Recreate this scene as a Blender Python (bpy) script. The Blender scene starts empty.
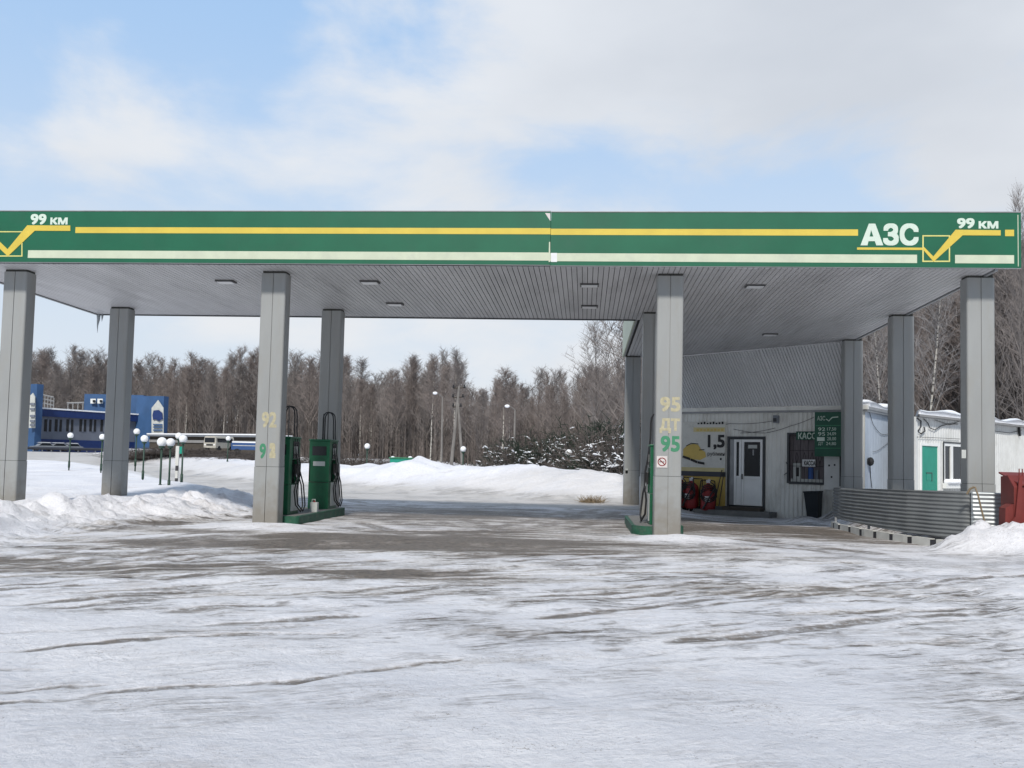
import bpy, math, random
import numpy as np
from mathutils import Vector, Matrix
from mathutils import noise as mnoise
R = math.radians
sc = bpy.context.scene
C = sc.collection
random.seed(4)

# ------------------------------------------------------------------ camera
F, PITCH, ROLL, YAW, SH, EYE = 907.65, .0535, -.0230, .0812, 27.57, 1.6
cy, sy = math.cos(YAW), math.sin(YAW)
FW = Vector((-sy*math.cos(PITCH), cy*math.cos(PITCH), math.sin(PITCH)))
_rt = Vector((cy, sy, 0)); _up = _rt.cross(FW)
RT = _rt*math.cos(ROLL) - _up*math.sin(ROLL)
UP = _rt*math.sin(ROLL) + _up*math.cos(ROLL)
cam_d = bpy.data.cameras.new('camera'); cam = bpy.data.objects.new('camera', cam_d); C.objects.link(cam)
m = Matrix.Identity(4)
for i in range(3):
    m[i][0], m[i][1], m[i][2] = RT[i], UP[i], -FW[i]
m[2][3] = EYE
cam.matrix_world = m
cam_d.sensor_width = 36; cam_d.lens = F*36/1024; cam_d.shift_y = SH/1024; cam_d.clip_end = 3000
sc.camera = cam

def ray(x, y):
    return FW + RT*((x-512)/F) - UP*((y-384-SH)/F)
def at(x, y, Y):                 # point on the vertical plane at distance Y seen at photo position x, y
    d = ray(x, y); t = Y/d.y
    return Vector((d.x*t, Y, EYE+d.z*t))
def atx(x, Y, z):                # point at distance Y and height z in the photo column x
    y = 462
    for _ in range(4):
        p = at(x, y, Y); y += (p.z-z)*F/Y
    return at(x, y, Y)
def ceilz(Y): return 5.813-.0138*(Y-20.13)
def at_ceiling(x, y):
    d = ray(x, y); t = (5.813+.0138*20.13-EYE)/(d.z+.0138*d.y)
    return Vector((d.x*t, d.y*t, EYE+d.z*t))
def on_ground(x, y, z=0):
    d = ray(x, y); t = (z-EYE)/d.z
    return Vector((d.x*t, d.y*t, z))

# ------------------------------------------------------------------ materials
def mat(name, col, rough=.6, metal=0, var=.12, scale=3, bump=0, bscale=40, spec=.4, dirt=None, dscale=1.5, stretch=(1,1,1)):
    M = bpy.data.materials.new(name); M.use_nodes = True
    nt = M.node_tree; b = nt.nodes['Principled BSDF']; L = nt.links
    b.inputs['Roughness'].default_value = rough; b.inputs['Metallic'].default_value = metal
    b.inputs['Specular IOR Level'].default_value = spec
    tc = nt.nodes.new('ShaderNodeTexCoord'); mp = nt.nodes.new('ShaderNodeMapping')
    mp.inputs['Scale'].default_value = stretch
    L.new(tc.outputs['Object'], mp.inputs['Vector'])
    n = nt.nodes.new('ShaderNodeTexNoise'); n.inputs['Scale'].default_value = scale; n.inputs['Detail'].default_value = 6
    L.new(mp.outputs[0], n.inputs['Vector'])
    mx = nt.nodes.new('ShaderNodeMix'); mx.data_type = 'RGBA'
    mx.inputs[6].default_value = [c*(1-var) for c in col]+[1]
    mx.inputs[7].default_value = [min(1, c*(1+var)) for c in col]+[1]
    mr = nt.nodes.new('ShaderNodeMapRange'); mr.inputs[1].default_value = .3; mr.inputs[2].default_value = .7
    L.new(n.outputs[0], mr.inputs[0]); L.new(mr.outputs[0], mx.inputs[0])
    out = mx.outputs[2]
    if dirt:
        n2 = nt.nodes.new('ShaderNodeTexNoise'); n2.inputs['Scale'].default_value = dscale; n2.inputs['Detail'].default_value = 9
        n2.inputs['Roughness'].default_value = .7
        L.new(mp.outputs[0], n2.inputs['Vector'])
        m2 = nt.nodes.new('ShaderNodeMapRange'); m2.inputs[1].default_value = .5; m2.inputs[2].default_value = .75
        L.new(n2.outputs[0], m2.inputs[0])
        m3 = nt.nodes.new('ShaderNodeMath'); m3.operation = 'MULTIPLY'; m3.inputs[1].default_value = .7
        L.new(m2.outputs[0], m3.inputs[0])
        x2 = nt.nodes.new('ShaderNodeMix'); x2.data_type = 'RGBA'; x2.inputs[7].default_value = list(dirt)+[1]
        L.new(m3.outputs[0], x2.inputs[0]); L.new(out, x2.inputs[6]); out = x2.outputs[2]
    L.new(out, b.inputs['Base Color'])
    if bump:
        nb = nt.nodes.new('ShaderNodeTexNoise'); nb.inputs['Scale'].default_value = bscale; nb.inputs['Detail'].default_value = 6
        L.new(mp.outputs[0], nb.inputs['Vector'])
        bp = nt.nodes.new('ShaderNodeBump'); bp.inputs['Distance'].default_value = bump
        L.new(nb.outputs[0], bp.inputs['Height']); L.new(bp.outputs[0], b.inputs['Normal'])
    return M

M = {}
M['green'] = mat('green paint', (.008,.108,.056), .45, var=.08, scale=1.5, dirt=(.02,.10,.06), dscale=.8)
M['yellow'] = mat('yellow paint', (.60,.46,.07), .5, var=.06)
M['pale_yellow'] = mat('pale yellow paint', (.62,.58,.2), .5)
M['cream'] = mat('cream stripe paint', (.52,.57,.44), .55, var=.06, dirt=(.42,.45,.38), dscale=2)
M['white_letter'] = mat('white letter paint', (.56,.66,.58), .55, var=.05)
M['column'] = mat('column cladding', (.29,.30,.298), .45, .0, var=.07, scale=2, stretch=(1,1,.25), dirt=(.27,.26,.23), dscale=2.5)
def base_splash(Mt, h0, col):
    nt_ = Mt.node_tree; b = nt_.nodes['Principled BSDF']; src = b.inputs['Base Color'].links[0].from_socket; L_ = nt_.links
    g_ = nt_.nodes.new('ShaderNodeNewGeometry'); sp_x = nt_.nodes.new('ShaderNodeSeparateXYZ'); L_.new(g_.outputs['Position'], sp_x.inputs[0])
    n_ = nt_.nodes.new('ShaderNodeTexNoise'); n_.inputs['Scale'].default_value = 5; n_.inputs['Detail'].default_value = 8; L_.new(g_.outputs['Position'], n_.inputs['Vector'])
    a_ = nt_.nodes.new('ShaderNodeMath'); a_.operation = 'MULTIPLY_ADD'; L_.new(n_.outputs[0], a_.inputs[0]); a_.inputs[1].default_value = -1.6*h0; L_.new(sp_x.outputs[2], a_.inputs[2])
    r_ = nt_.nodes.new('ShaderNodeMapRange'); r_.inputs[1].default_value = -.6*h0; r_.inputs[2].default_value = .35*h0; r_.inputs[3].default_value = .75; r_.inputs[4].default_value = 0; L_.new(a_.outputs[0], r_.inputs[0])
    x_ = nt_.nodes.new('ShaderNodeMix'); x_.data_type = 'RGBA'; x_.inputs[7].default_value = col; L_.new(src, x_.inputs[6]); L_.new(r_.outputs[0], x_.inputs[0]); L_.new(x_.outputs[2], b.inputs['Base Color'])
base_splash(M['column'], .9, (.20,.18,.15,1))
M['seam'] = mat('dark joint and top shade', (.05,.05,.045), .8)
M['slat'] = mat('ceiling slat metal', (.54,.54,.545), .5, .1, var=.1, scale=.6, stretch=(2.5,.35,1), dirt=(.30,.30,.305), dscale=.8)
M['soffit'] = mat('soffit ribbed sheet', (.62,.63,.64), .5, .05, var=.06, scale=.8)
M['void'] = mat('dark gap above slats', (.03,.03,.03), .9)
M['trimgrey'] = mat('grey metal trim', (.3,.31,.32), .5, .3)
M['lampcover'] = mat('ceiling lamp cover', (.7,.71,.72), .3)
M['lamphouse'] = mat('ceiling lamp frame', (.08,.08,.08), .5)
M['painty'] = mat('faded yellow paint', (.42,.385,.26), .6, var=.15, scale=14)
M['paintg'] = mat('green number paint', (.05,.22,.12), .6, var=.15, scale=10)
M['red'] = mat('red paint', (.24,.018,.02), .5, var=.2, scale=6)
M['signwhite'] = mat('white enamel', (.60,.56,.55), .4)
M['pumpgreen'] = mat('pump green enamel', (.008,.10,.045), .4, var=.12, scale=4, dirt=(.03,.07,.045), dscale=5)
M['kerbgreen'] = mat('worn green kerb paint', (.015,.085,.05), .6, var=.25, scale=6, dirt=(.10,.10,.09), dscale=5)
M['black'] = mat('black rubber', (.015,.015,.016), .45)
M['darkpanel'] = mat('dark display panel', (.02,.022,.025), .25)
M['pumpwhite'] = mat('pump white panel', (.5,.52,.5), .5, dirt=(.28,.28,.26), dscale=6)
M['concrete'] = mat('concrete', (.16,.16,.155), .9, var=.15, scale=5, bump=.004)
M['kioskwhite'] = mat('kiosk corrugated sheet', (.74,.74,.70), .55, var=.07, scale=2, dirt=(.36,.35,.31), dscale=1.6, stretch=(1,1,.4))
M['kioskshade'] = mat('smooth sheet tinted with blue shade', (.46,.52,.60), .5, var=.05)  # bluish shade under the canopy is put into this sheet's colour
M['annex'] = mat('annex white sheet', (.66,.67,.66), .55, var=.06, dirt=(.48,.48,.45), dscale=1.3)
M['pvc'] = mat('white plastic door', (.80,.81,.80), .35, var=.04)
M['glass'] = mat('dark window glass', (.012,.015,.02), .2, spec=.35)
M['frame_dark'] = mat('dark door trim', (.05,.055,.06), .5)
M['teal'] = mat('teal green door paint', (.012,.27,.19), .45, var=.07)
M['postery'] = mat('poster yellow print', (.62,.45,.12), .5, var=.1, dirt=(.4,.3,.12), dscale=3)
M['poster'] = mat('poster white print', (.64,.63,.58), .5, var=.06, dirt=(.40,.39,.35), dscale=3)
M['posterpale'] = mat('poster pale yellow print', (.60,.52,.27), .5, var=.1)
M['print'] = mat('black print', (.025,.025,.025), .6)
M['greenboard'] = mat('green price board', (.006,.075,.045), .4, var=.1)
M['curtain'] = mat('mauve curtain', (.17,.15,.16), .8, var=.25, scale=10, stretch=(4,4,.3))
M['bluepack'] = mat('blue packet', (.03,.10,.32), .5)
M['bin'] = mat('dark bin plastic', (.007,.013,.019), .5)
M['fence'] = mat('galvanised corrugated sheet', (.155,.165,.17), .62, .1, var=.15, scale=2.5, dirt=(.15,.165,.17), dscale=1.5)
M['fence2'] = mat('bright galvanised sheet', (.42,.45,.46), .42, .45, var=.12, scale=4)
M['rope'] = mat('brown rope', (.22,.17,.11), .9)
M['redbox'] = mat('red painted steel box', (.15,.024,.02), .55, var=.2, scale=3, dirt=(.16,.03,.025), dscale=2.5)
M['kerbw'] = mat('white kerb paint', (.55,.55,.52), .8, var=.12)
M['kerbb'] = mat('black kerb paint', (.04,.04,.045), .8)
M['hoseorange'] = mat('orange hose', (.45,.10,.03), .5)
M['silver'] = mat('silver metal', (.4,.4,.42), .35, .7)
M['globe'] = mat('frosted white lamp globe', (.80,.81,.82), .3, var=.03)
M['lamppost'] = mat('dark green lamp post', (.02,.05,.035), .5)
M['blue'] = mat('blue wall sheet', (.038,.095,.215), .5, var=.1, scale=1)
M['navy'] = mat('navy roof band', (.012,.032,.13), .5)
M['greywall'] = mat('grey wall sheet', (.15,.17,.215), .6, var=.1, scale=1)
M['pole'] = mat('weathered concrete pole', (.19,.18,.17), .9, var=.2, scale=2)
M['wood'] = mat('dark wood', (.07,.06,.05), .9)
M['vanbeige'] = mat('beige van paint', (.42,.40,.35), .5)
M['vanwhite'] = mat('dirty white van paint', (.5,.5,.5), .5)
M['carblue'] = mat('blue trailer paint', (.03,.08,.22), .5)
M['cargrey'] = mat('grey car paint', (.2,.22,.25), .4)
M['cardark'] = mat('dark car paint', (.04,.045,.06), .35)
M['railing'] = mat('dull railing', (.25,.25,.25), .6)
M['whitewindow'] = mat('white window', (.75,.77,.75), .4)  # windows in a plain white colour
M['twig'] = mat('bare twigs', (.20,.18,.172), .9, var=.25, scale=.5)  # distance haze is put into both twig colours as a paler grey
M['twig2'] = mat('reddish bare twigs', (.205,.175,.162), .9, var=.25, scale=.5)
M['bark'] = mat('grey brown bark', (.085,.075,.068), .9, var=.3, scale=4)
M['frost'] = mat('frosted twigs', (.25,.24,.24), .9, var=.35, scale=1.5)
M['brush'] = mat('dark undergrowth', (.10,.085,.078), .9, var=.3, scale=1)
M['pine'] = mat('dark evergreen needles', (.020,.032,.022), .9, var=.4, scale=2)
M['ice'] = mat('grey ice', (.35,.38,.4), .2)

def birch_mat():
    Mt = mat('birch bark', (.44,.42,.38), .8, var=.1)
    nt = Mt.node_tree; b = nt.nodes['Principled BSDF']; src = b.inputs['Base Color'].links[0].from_socket
    tc = nt.nodes.new('ShaderNodeTexCoord'); mp = nt.nodes.new('ShaderNodeMapping'); mp.inputs['Scale'].default_value = (1.2,1.2,5)
    n = nt.nodes.new('ShaderNodeTexNoise'); n.inputs['Scale'].default_value = 1.3; n.inputs['Detail'].default_value = 4
    cr = nt.nodes.new('ShaderNodeMapRange'); cr.inputs[1].default_value = .52; cr.inputs[2].default_value = .58
    mx = nt.nodes.new('ShaderNodeMix'); mx.data_type = 'RGBA'; mx.inputs[7].default_value = (.05,.045,.04,1)
    L = nt.links
    L.new(tc.outputs['Object'], mp.inputs[0]); L.new(mp.outputs[0], n.inputs[0]); L.new(n.outputs[0], cr.inputs[0])
    L.new(cr.outputs[0], mx.inputs[0]); L.new(src, mx.inputs[6]); L.new(mx.outputs[2], b.inputs['Base Color'])
    return Mt
M['birch'] = birch_mat()

def snow_mat():
    Mt = bpy.data.materials.new('snow'); Mt.use_nodes = True
    nt = Mt.node_tree; b = nt.nodes['Principled BSDF']; L = nt.links
    b.inputs['Base Color'].default_value = (.84,.86,.90,1); b.inputs['Roughness'].default_value = .75
    b.inputs['Specular IOR Level'].default_value = .2
    g = nt.nodes.new('ShaderNodeNewGeometry')
    n = nt.nodes.new('ShaderNodeTexNoise'); n.inputs['Scale'].default_value = 6; n.inputs['Detail'].default_value = 8
    L.new(g.outputs['Position'], n.inputs['Vector'])
    bp = nt.nodes.new('ShaderNodeBump'); bp.inputs['Distance'].default_value = .03; L.new(n.outputs[0], bp.inputs['Height'])
    L.new(bp.outputs[0], b.inputs['Normal'])
    return Mt
M['snow'] = snow_mat()

def ground_mat():
    Mt = bpy.data.materials.new('packed snow and grit'); Mt.use_nodes = True
    nt = Mt.node_tree; b = nt.nodes['Principled BSDF']; L = nt.links; N = nt.nodes.new
    g = N('ShaderNodeNewGeometry')
    at_ = N('ShaderNodeAttribute'); at_.attribute_name = 'wear'
    at2 = N('ShaderNodeAttribute'); at2.attribute_name = 'grit'
    at3 = N('ShaderNodeAttribute'); at3.attribute_name = 'streak'; at4 = N('ShaderNodeAttribute'); at4.attribute_name = 'rut'      # vector running along the tyre tracks
    def noise(scale, vec, detail=8, rough=.6, dist=0):
        n = N('ShaderNodeTexNoise'); n.inputs['Scale'].default_value = scale; n.inputs['Detail'].default_value = detail
        n.inputs['Roughness'].default_value = rough; n.inputs['Distortion'].default_value = dist
        L.new(vec, n.inputs['Vector']); return n.outputs[0]
    def mr(v, a, c, o0=0, o1=1):
        k = N('ShaderNodeMapRange'); k.interpolation_type = 'SMOOTHSTEP'
        k.inputs[1].default_value = a; k.inputs[2].default_value = c; k.inputs[3].default_value = o0; k.inputs[4].default_value = o1
        L.new(v, k.inputs[0]); return k.outputs[0]
    def ma(op, a, c=None):
        k = N('ShaderNodeMath'); k.operation = op
        for i, v in enumerate((a, c)):
            if v is None: continue
            if isinstance(v, (int, float)): k.inputs[i].default_value = v
            else: L.new(v, k.inputs[i])
        return k.outputs[0]
    def mix(f, a, c):
        k = N('ShaderNodeMix'); k.data_type = 'RGBA'
        if isinstance(f, (int, float)): k.inputs[0].default_value = f
        else: L.new(f, k.inputs[0])
        for i, v in ((6, a), (7, c)):
            if isinstance(v, tuple): k.inputs[i].default_value = v
            else: L.new(v, k.inputs[i])
        return k.outputs[2]
    P = g.outputs['Position']; S = at3.outputs['Vector']
    s1 = noise(1.0, S, 9, .62, .3)          # long streaks
    s2 = noise(3.2, S, 9, .68, .25)         # fine streaks
    s3 = noise(9, S, 8, .7, .2)
    p1 = noise(.35, P, 6, .6)
    p2 = noise(11, P, 9, .75)
    p3 = noise(38, P, 5, .75)
    wear = at_.outputs['Fac']
    st = ma('ADD', ma('MULTIPLY', s1, .26), ma('ADD', ma('MULTIPLY', s2, .30), ma('ADD', ma('MULTIPLY', s3, .20), ma('ADD', ma('MULTIPLY', p1, .05), ma('MULTIPLY', p2, .15)))))
    st = ma('ADD', ma('MULTIPLY', ma('SUBTRACT', st, .5), 4.2), .5)
    w = ma('ADD', st, ma('MULTIPLY', wear, .34))
    def line(n_, wd):                       # narrow grit lines left along the edges of wheel ruts
        return mr(ma('ABSOLUTE', ma('SUBTRACT', n_, .5)), 0, wd, 1, 0)
    gate = mr(noise(.45, P, 4), .46, .60)
    gate2 = mr(noise(1.1, P, 4), .48, .60)
    ln = ma('MULTIPLY', ma('ADD', ma('MULTIPLY', ma('MULTIPLY', line(s1, .026), gate), 1.0), ma('ADD', ma('MULTIPLY', ma('MULTIPLY', line(s2, .036), gate2), 1.0), ma('MULTIPLY', ma('MULTIPLY', line(s3, .04), gate), .6))), mr(wear, -1.0, .5))
    ln = ma('MULTIPLY', ln, mr(p2, .30, .55, .35, 1))
    thin = mr(w, .50, .95)                  # packed grey snow
    brown = ma('MAXIMUM', mr(w, .79, 1.06, 0, 1), ln)
    brown = ma('MAXIMUM', brown, ma('MULTIPLY', mr(at4.outputs['Fac'], .08, .60), mr(ma('ADD', ma('MULTIPLY', p2, .5), ma('MULTIPLY', s3, .5)), .38, .54, .22, 1)))
    snow = mix(mr(p1, .35, .65), (.76,.77,.82,1), (.87,.87,.90,1))
    snow = mix(mr(p2, .42, .68, 0, .55), snow, (.66,.66,.70,1))
    grey = mix(p2, (.60,.58,.575,1), (.44,.415,.39,1))
    grit = mix(mr(p2, .38, .62), (.058,.047,.037,1), (.17,.14,.112,1))
    c = mix(ma('MULTIPLY', thin, .85), snow, grey)
    c = mix(ma('MULTIPLY', brown, .9), c, grit)
    # scattered sand specks
    sp = ma('MULTIPLY', mr(p3, .575, .64), mr(noise(.9, P, 5, .7), .44, .62))
    dust = mr(noise(.8, P, 7, .7), .54, .72)
    c = mix(ma('MULTIPLY', dust, .5), c, (.52,.475,.45,1))
    c = mix(ma('MULTIPLY', sp, .75), c, (.2,.16,.13,1))
    # beige packed road
    c = mix(ma('MULTIPLY', at2.outputs['Fac'], mr(s2, .25, .6, .45, 1)), c, mix(s2, (.46,.44,.42,1), (.60,.585,.57,1)))
    L.new(c, b.inputs['Base Color'])
    L.new(mr(brown, 0, 1, .7, .5), b.inputs['Roughness'])
    b.inputs['Specular IOR Level'].default_value = .25
    h = ma('ADD', ma('MULTIPLY', s2, .04), ma('ADD', ma('MULTIPLY', p2, .085), ma('ADD', ma('MULTIPLY', s3, .025), ma('MULTIPLY', p3, .012))))
    h = ma('SUBTRACT', ma('ADD', h, ma('MULTIPLY', noise(2.6, P, 5, .6), .09)), ma('MULTIPLY', brown, .035))
    bp = N('ShaderNodeBump'); bp.inputs['Distance'].default_value = 1; bp.inputs['Strength'].default_value = .75
    L.new(h, bp.inputs['Height']); L.new(bp.outputs[0], b.inputs['Normal'])
    return Mt
M['ground'] = ground_mat()

# ------------------------------------------------------------------ mesh helpers
class MB:
    def __init__(s): s.v = []; s.f = []; s.m = []; s.mats = []
    def mi(s, m_):
        if m_ not in s.mats: s.mats.append(m_)
        return s.mats.index(m_)
    def add(s, vs, fs, m_):
        k = len(s.v); i = s.mi(m_); s.v += [tuple(p) for p in vs]
        for f in fs: s.f.append(tuple(a+k for a in f)); s.m.append(i)
    def box(s, a, b, m_, M4=None):
        x0,x1 = sorted((a[0],b[0])); y0,y1 = sorted((a[1],b[1])); z0,z1 = sorted((a[2],b[2]))
        vs = [Vector(p) for p in ((x0,y0,z0),(x1,y0,z0),(x1,y1,z0),(x0,y1,z0),(x0,y0,z1),(x1,y0,z1),(x1,y1,z1),(x0,y1,z1))]
        if M4: vs = [M4 @ p for p in vs]
        s.add(vs, [(0,3,2,1),(4,5,6,7),(0,1,5,4),(1,2,6,5),(2,3,7,6),(3,0,4,7)], m_)
    def prism(s, poly, a0, a1, m_, fn):      # poly in 2D, fn(u, v, a) -> point
        n = len(poly)
        vs = [fn(u, v, a0) for u, v in poly]+[fn(u, v, a1) for u, v in poly]
        fs = [tuple(range(n))[::-1], tuple(range(n, 2*n))]+[(i, (i+1) % n, n+(i+1) % n, n+i) for i in range(n)]
        s.add(vs, fs, m_)
    def tube(s, pts, rad, m_, n=8, cap=True):
        pts = [Vector(p) for p in pts]
        if not isinstance(rad, (list, tuple)): rad = [rad]*len(pts)
        vs = []; up = None
        for i, p in enumerate(pts):
            d = (pts[min(i+1, len(pts)-1)]-pts[max(i-1, 0)]).normalized()
            if up is None:
                up = Vector((0,0,1)) if abs(d.z) < .9 else Vector((1,0,0))
            a = d.cross(up).normalized(); up = a.cross(d).normalized()
            for k in range(n):
                t = 2*math.pi*k/n
                vs.append(p+(a*math.cos(t)+up*math.sin(t))*rad[i])
        fs = [(i*n+k, i*n+(k+1) % n, (i+1)*n+(k+1) % n, (i+1)*n+k) for i in range(len(pts)-1) for k in range(n)]
        if cap: fs += [tuple(range(n))[::-1], tuple((len(pts)-1)*n+k for k in range(n))]
        s.add(vs, fs, m_)
    def lathe(s, prof, c, m_, n=16):          # prof: (r, z)
        vs = []; c = Vector(c)
        for r, z in prof:
            for k in range(n):
                t = 2*math.pi*k/n; vs.append(c+Vector((r*math.cos(t), r*math.sin(t), z)))
        fs = [(i*n+k, i*n+(k+1) % n, (i+1)*n+(k+1) % n, (i+1)*n+k) for i in range(len(prof)-1) for k in range(n)]
        s.add(vs, fs, m_)
    def sphere(s, c, r, m_, n=14, sc_=(1,1,1), bump=0, seed=0):
        vs = []; rows = n//2+1; c = Vector(c)
        for i in range(rows+1):
            ph = math.pi*i/rows
            for k in range(n):
                t = 2*math.pi*k/n
                d = Vector((math.sin(ph)*math.cos(t), math.sin(ph)*math.sin(t), -math.cos(ph)))
                q = r*(1+bump*mnoise.noise(d*2+Vector((seed,seed*.7,0)))) if bump else r
                vs.append(c+Vector((d.x*sc_[0], d.y*sc_[1], d.z*sc_[2]))*q)
        fs = [(i*n+k, i*n+(k+1) % n, (i+1)*n+(k+1) % n, (i+1)*n+k) for i in range(rows) for k in range(n)]
        s.add(vs, fs, m_)
    def build(s, name, parent=None, smooth=False, bevel=0, loc=None):
        me = bpy.data.meshes.new(name); me.from_pydata(s.v, [], s.f)
        for m_ in s.mats: me.materials.append(m_)
        me.polygons.foreach_set('material_index', s.m)
        if smooth: me.polygons.foreach_set('use_smooth', [True]*len(s.f))
        me.update()
        o = bpy.data.objects.new(name, me); C.objects.link(o)
        if parent is not None: o.parent = parent
        if loc is not None: o.location = loc
        if bevel:
            bv = o.modifiers.new('bevel', 'BEVEL'); bv.width = bevel; bv.segments = 2; bv.limit_method = 'ANGLE'
        return o
def empty(name, loc=(0,0,0), rz=0):
    o = bpy.data.objects.new(name, None); C.objects.link(o); o.location = loc; o.rotation_euler = (0,0,rz)
    o.empty_display_size = .2; return o
def tag(o, label, cat, group=None):
    o['label'] = label; o['category'] = cat
    if group: o['group'] = group
    return o
def struct(o, kind='structure'): o['kind'] = kind; return o
def copy_tree(o, parent=None):
    c = o.copy(); C.objects.link(c); c.parent = parent
    for ch in o.children: copy_tree(ch, c)
    return c
def text(name, s, m_, parent, M4, w=None, h=None, bold=0, depth=.004):
    """real lettering: converted to a mesh, fitted to w x h, M4 maps (x, y, z=out) to the parent's space"""
    cu = bpy.data.curves.new(name, 'FONT'); cu.body = s; cu.size = 1; cu.extrude = .01; cu.resolution_u = 3
    to = bpy.data.objects.new(name+'_curve', cu); C.objects.link(to)
    dg = bpy.context.evaluated_depsgraph_get(); dg.update()
    m0 = bpy.data.meshes.new_from_object(to.evaluated_get(dg)); bpy.data.objects.remove(to)
    v0 = np.array([tuple(q.co) for q in m0.vertices]); f0 = [tuple(q.vertices) for q in m0.polygons]; bpy.data.meshes.remove(m0)
    v0[:,2] = (v0[:,2]-v0[:,2].min())/(v0[:,2].max()-v0[:,2].min()+1e-9)
    V, Fc = [], []
    for k in range(17 if bold > .012 else 1):      # heavier strokes: the glyph widened on all sides
        q = v0.copy()
        if k: ox_, oz_ = (((1,1),(-1,1),(-1,-1),(1,-1),(0,1),(1,0),(0,-1),(-1,0))*2)[k-1]; f_ = 1 if k < 9 else .5; ox_ *= f_; oz_ *= f_; q[:,0] += bold*ox_; q[:,1] += bold*oz_; q[:,2] *= 1-.035*k
        Fc += [tuple(i+len(V)*1 for i in f) for f in f0] if not V else [tuple(i+len(V) for i in f) for f in f0]
        V += [tuple(r_) for r_ in q]
    v = np.array(V); mn, mx = v.min(0), v.max(0)
    sx = (w/(mx[0]-mn[0])) if w else None; sy_ = (h/(mx[1]-mn[1])) if h else None
    sx = sx or sy_; sy_ = sy_ or sx
    v[:,0] = (v[:,0]-mn[0])*sx; v[:,1] = (v[:,1]-mn[1])*sy_; v[:,2] *= depth
    A = np.array(M4); v = v @ A[:3,:3].T + A[:3,3]
    me = bpy.data.meshes.new(name); me.from_pydata([tuple(r_) for r_ in v], [], Fc); me.materials.append(m_); me.update()
    o = bpy.data.objects.new(name, me); C.objects.link(o); o.parent = parent
    return o
def frame(o, ex, ez):      # matrix: text x -> ex, text y -> ez, out -> ex x ez
    ex = Vector(ex).normalized(); ez = Vector(ez).normalized(); n = ex.cross(ez)
    m_ = Matrix.Identity(4)
    for i in range(3): m_[i][0], m_[i][1], m_[i][2], m_[i][3] = ex[i], ez[i], n[i], o[i]
    return m_

# ------------------------------------------------------------------ sky, sun
SUN_EL, SUN_AZ = 43, -4        # sun behind the camera, a touch to the left
w = bpy.data.worlds.new('World'); sc.world = w; w.use_nodes = True
nt = w.node_tree; L = nt.links; N = nt.nodes.new
bg = nt.nodes['Background']; bg.inputs[1].default_value = .078
sky = N('ShaderNodeTexSky'); sky.sky_type = 'NISHITA'; sky.sun_disc = False
sky.sun_elevation = R(SUN_EL); sky.sun_rotation = R(180+SUN_AZ)
sky.air_density = 1.0; sky.dust_density = 1.0; sky.ozone_density = 1.5
tc = N('ShaderNodeTexCoord')
def wm(op, a, b_=None, clamp=False):
    k = N('ShaderNodeMath'); k.operation = op; k.use_clamp = clamp
    for i, v in enumerate((a, b_)):
        if v is None: continue
        if isinstance(v, (int, float)): k.inputs[i].default_value = v
        else: L.new(v, k.inputs[i])
    return k.outputs[0]
def wmr(v, a, b_, c=0, d=1):
    k = N('ShaderNodeMapRange'); k.interpolation_type = 'SMOOTHSTEP'
    for i, q in enumerate((a, b_, c, d)): k.inputs[i+1].default_value = q
    L.new(v, k.inputs[0]); return k.outputs[0]
def wmix(f, a, b_):
    k = N('ShaderNodeMix'); k.data_type = 'RGBA'; L.new(f, k.inputs[0])
    for i, v in ((6, a), (7, b_)):
        if isinstance(v, tuple): k.inputs[i].default_value = v
        else: L.new(v, k.inputs[i])
    return k.outputs[2]
sep = N('ShaderNodeSeparateXYZ'); L.new(tc.outputs['Generated'], sep.inputs[0])
mp = N('ShaderNodeMapping'); mp.inputs['Scale'].default_value = (1,1,2.2); mp.inputs['Location'].default_value = (.35,0,.1)
L.new(tc.outputs['Generated'], mp.inputs[0])
n1 = N('ShaderNodeTexNoise'); n1.inputs['Scale'].default_value = 3.6; n1.inputs['Detail'].default_value = 7; n1.inputs['Roughness'].default_value = .56; n1.inputs['Distortion'].default_value = .25
n2 = N('ShaderNodeTexNoise'); n2.inputs['Scale'].default_value = 2.2; n2.inputs['Detail'].default_value = 5
L.new(mp.outputs[0], n1.inputs[0]); L.new(mp.outputs[0], n2.inputs[0])
def blob(x, y, width, amp):       # a bank of cloud centred on a compass direction
    d = ray(x, y).normalized()
    vm = N('ShaderNodeVectorMath'); vm.operation = 'DISTANCE'; L.new(tc.outputs['Generated'], vm.inputs[0]); vm.inputs[1].default_value = d
    return wmr(vm.outputs['Value'], 0, width, amp, 0)
cov = n1.outputs[0]
for b_ in [(760,10,.36,.30),(1000,60,.30,.28),(480,30,.20,.08),(420,185,.20,.20),(180,80,.17,.07),(250,150,.14,.08),(100,140,.12,.05),(1010,190,.12,.14),(510,330,.3,.14),(600,70,.25,.18)]:
    cov = wm('ADD', cov, blob(*b_))
for b_ in [(235,40,.13,-.16),(560,160,.10,-.10),(830,200,.16,-.20),(640,190,.12,-.12),(30,20,.10,-.06),(700,190,.1,-.06)]:
    cov = wm('ADD', cov, blob(*b_))
cov = wm('ADD', cov, wmr(sep.outputs[2], .52, .8, 0, .14))  # unseen overhead cloud added to make the fill light more neutral
cm = wmr(cov, .48, .76)
back = wmr(sep.outputs[1], -.15, .45, .55, 1)  # unseen sky behind the camera dimmed to weaken fill under the canopy
shade = wm('ADD', n2.outputs[0], blob(900, 70, .42, .42))
ccol = wmix(wmr(shade, .45, .95), (9.3,9.45,9.7,1), (7.0,7.25,7.7,1))
hz = wmr(sep.outputs[2], 0.0, .50, .95, 0)
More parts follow.
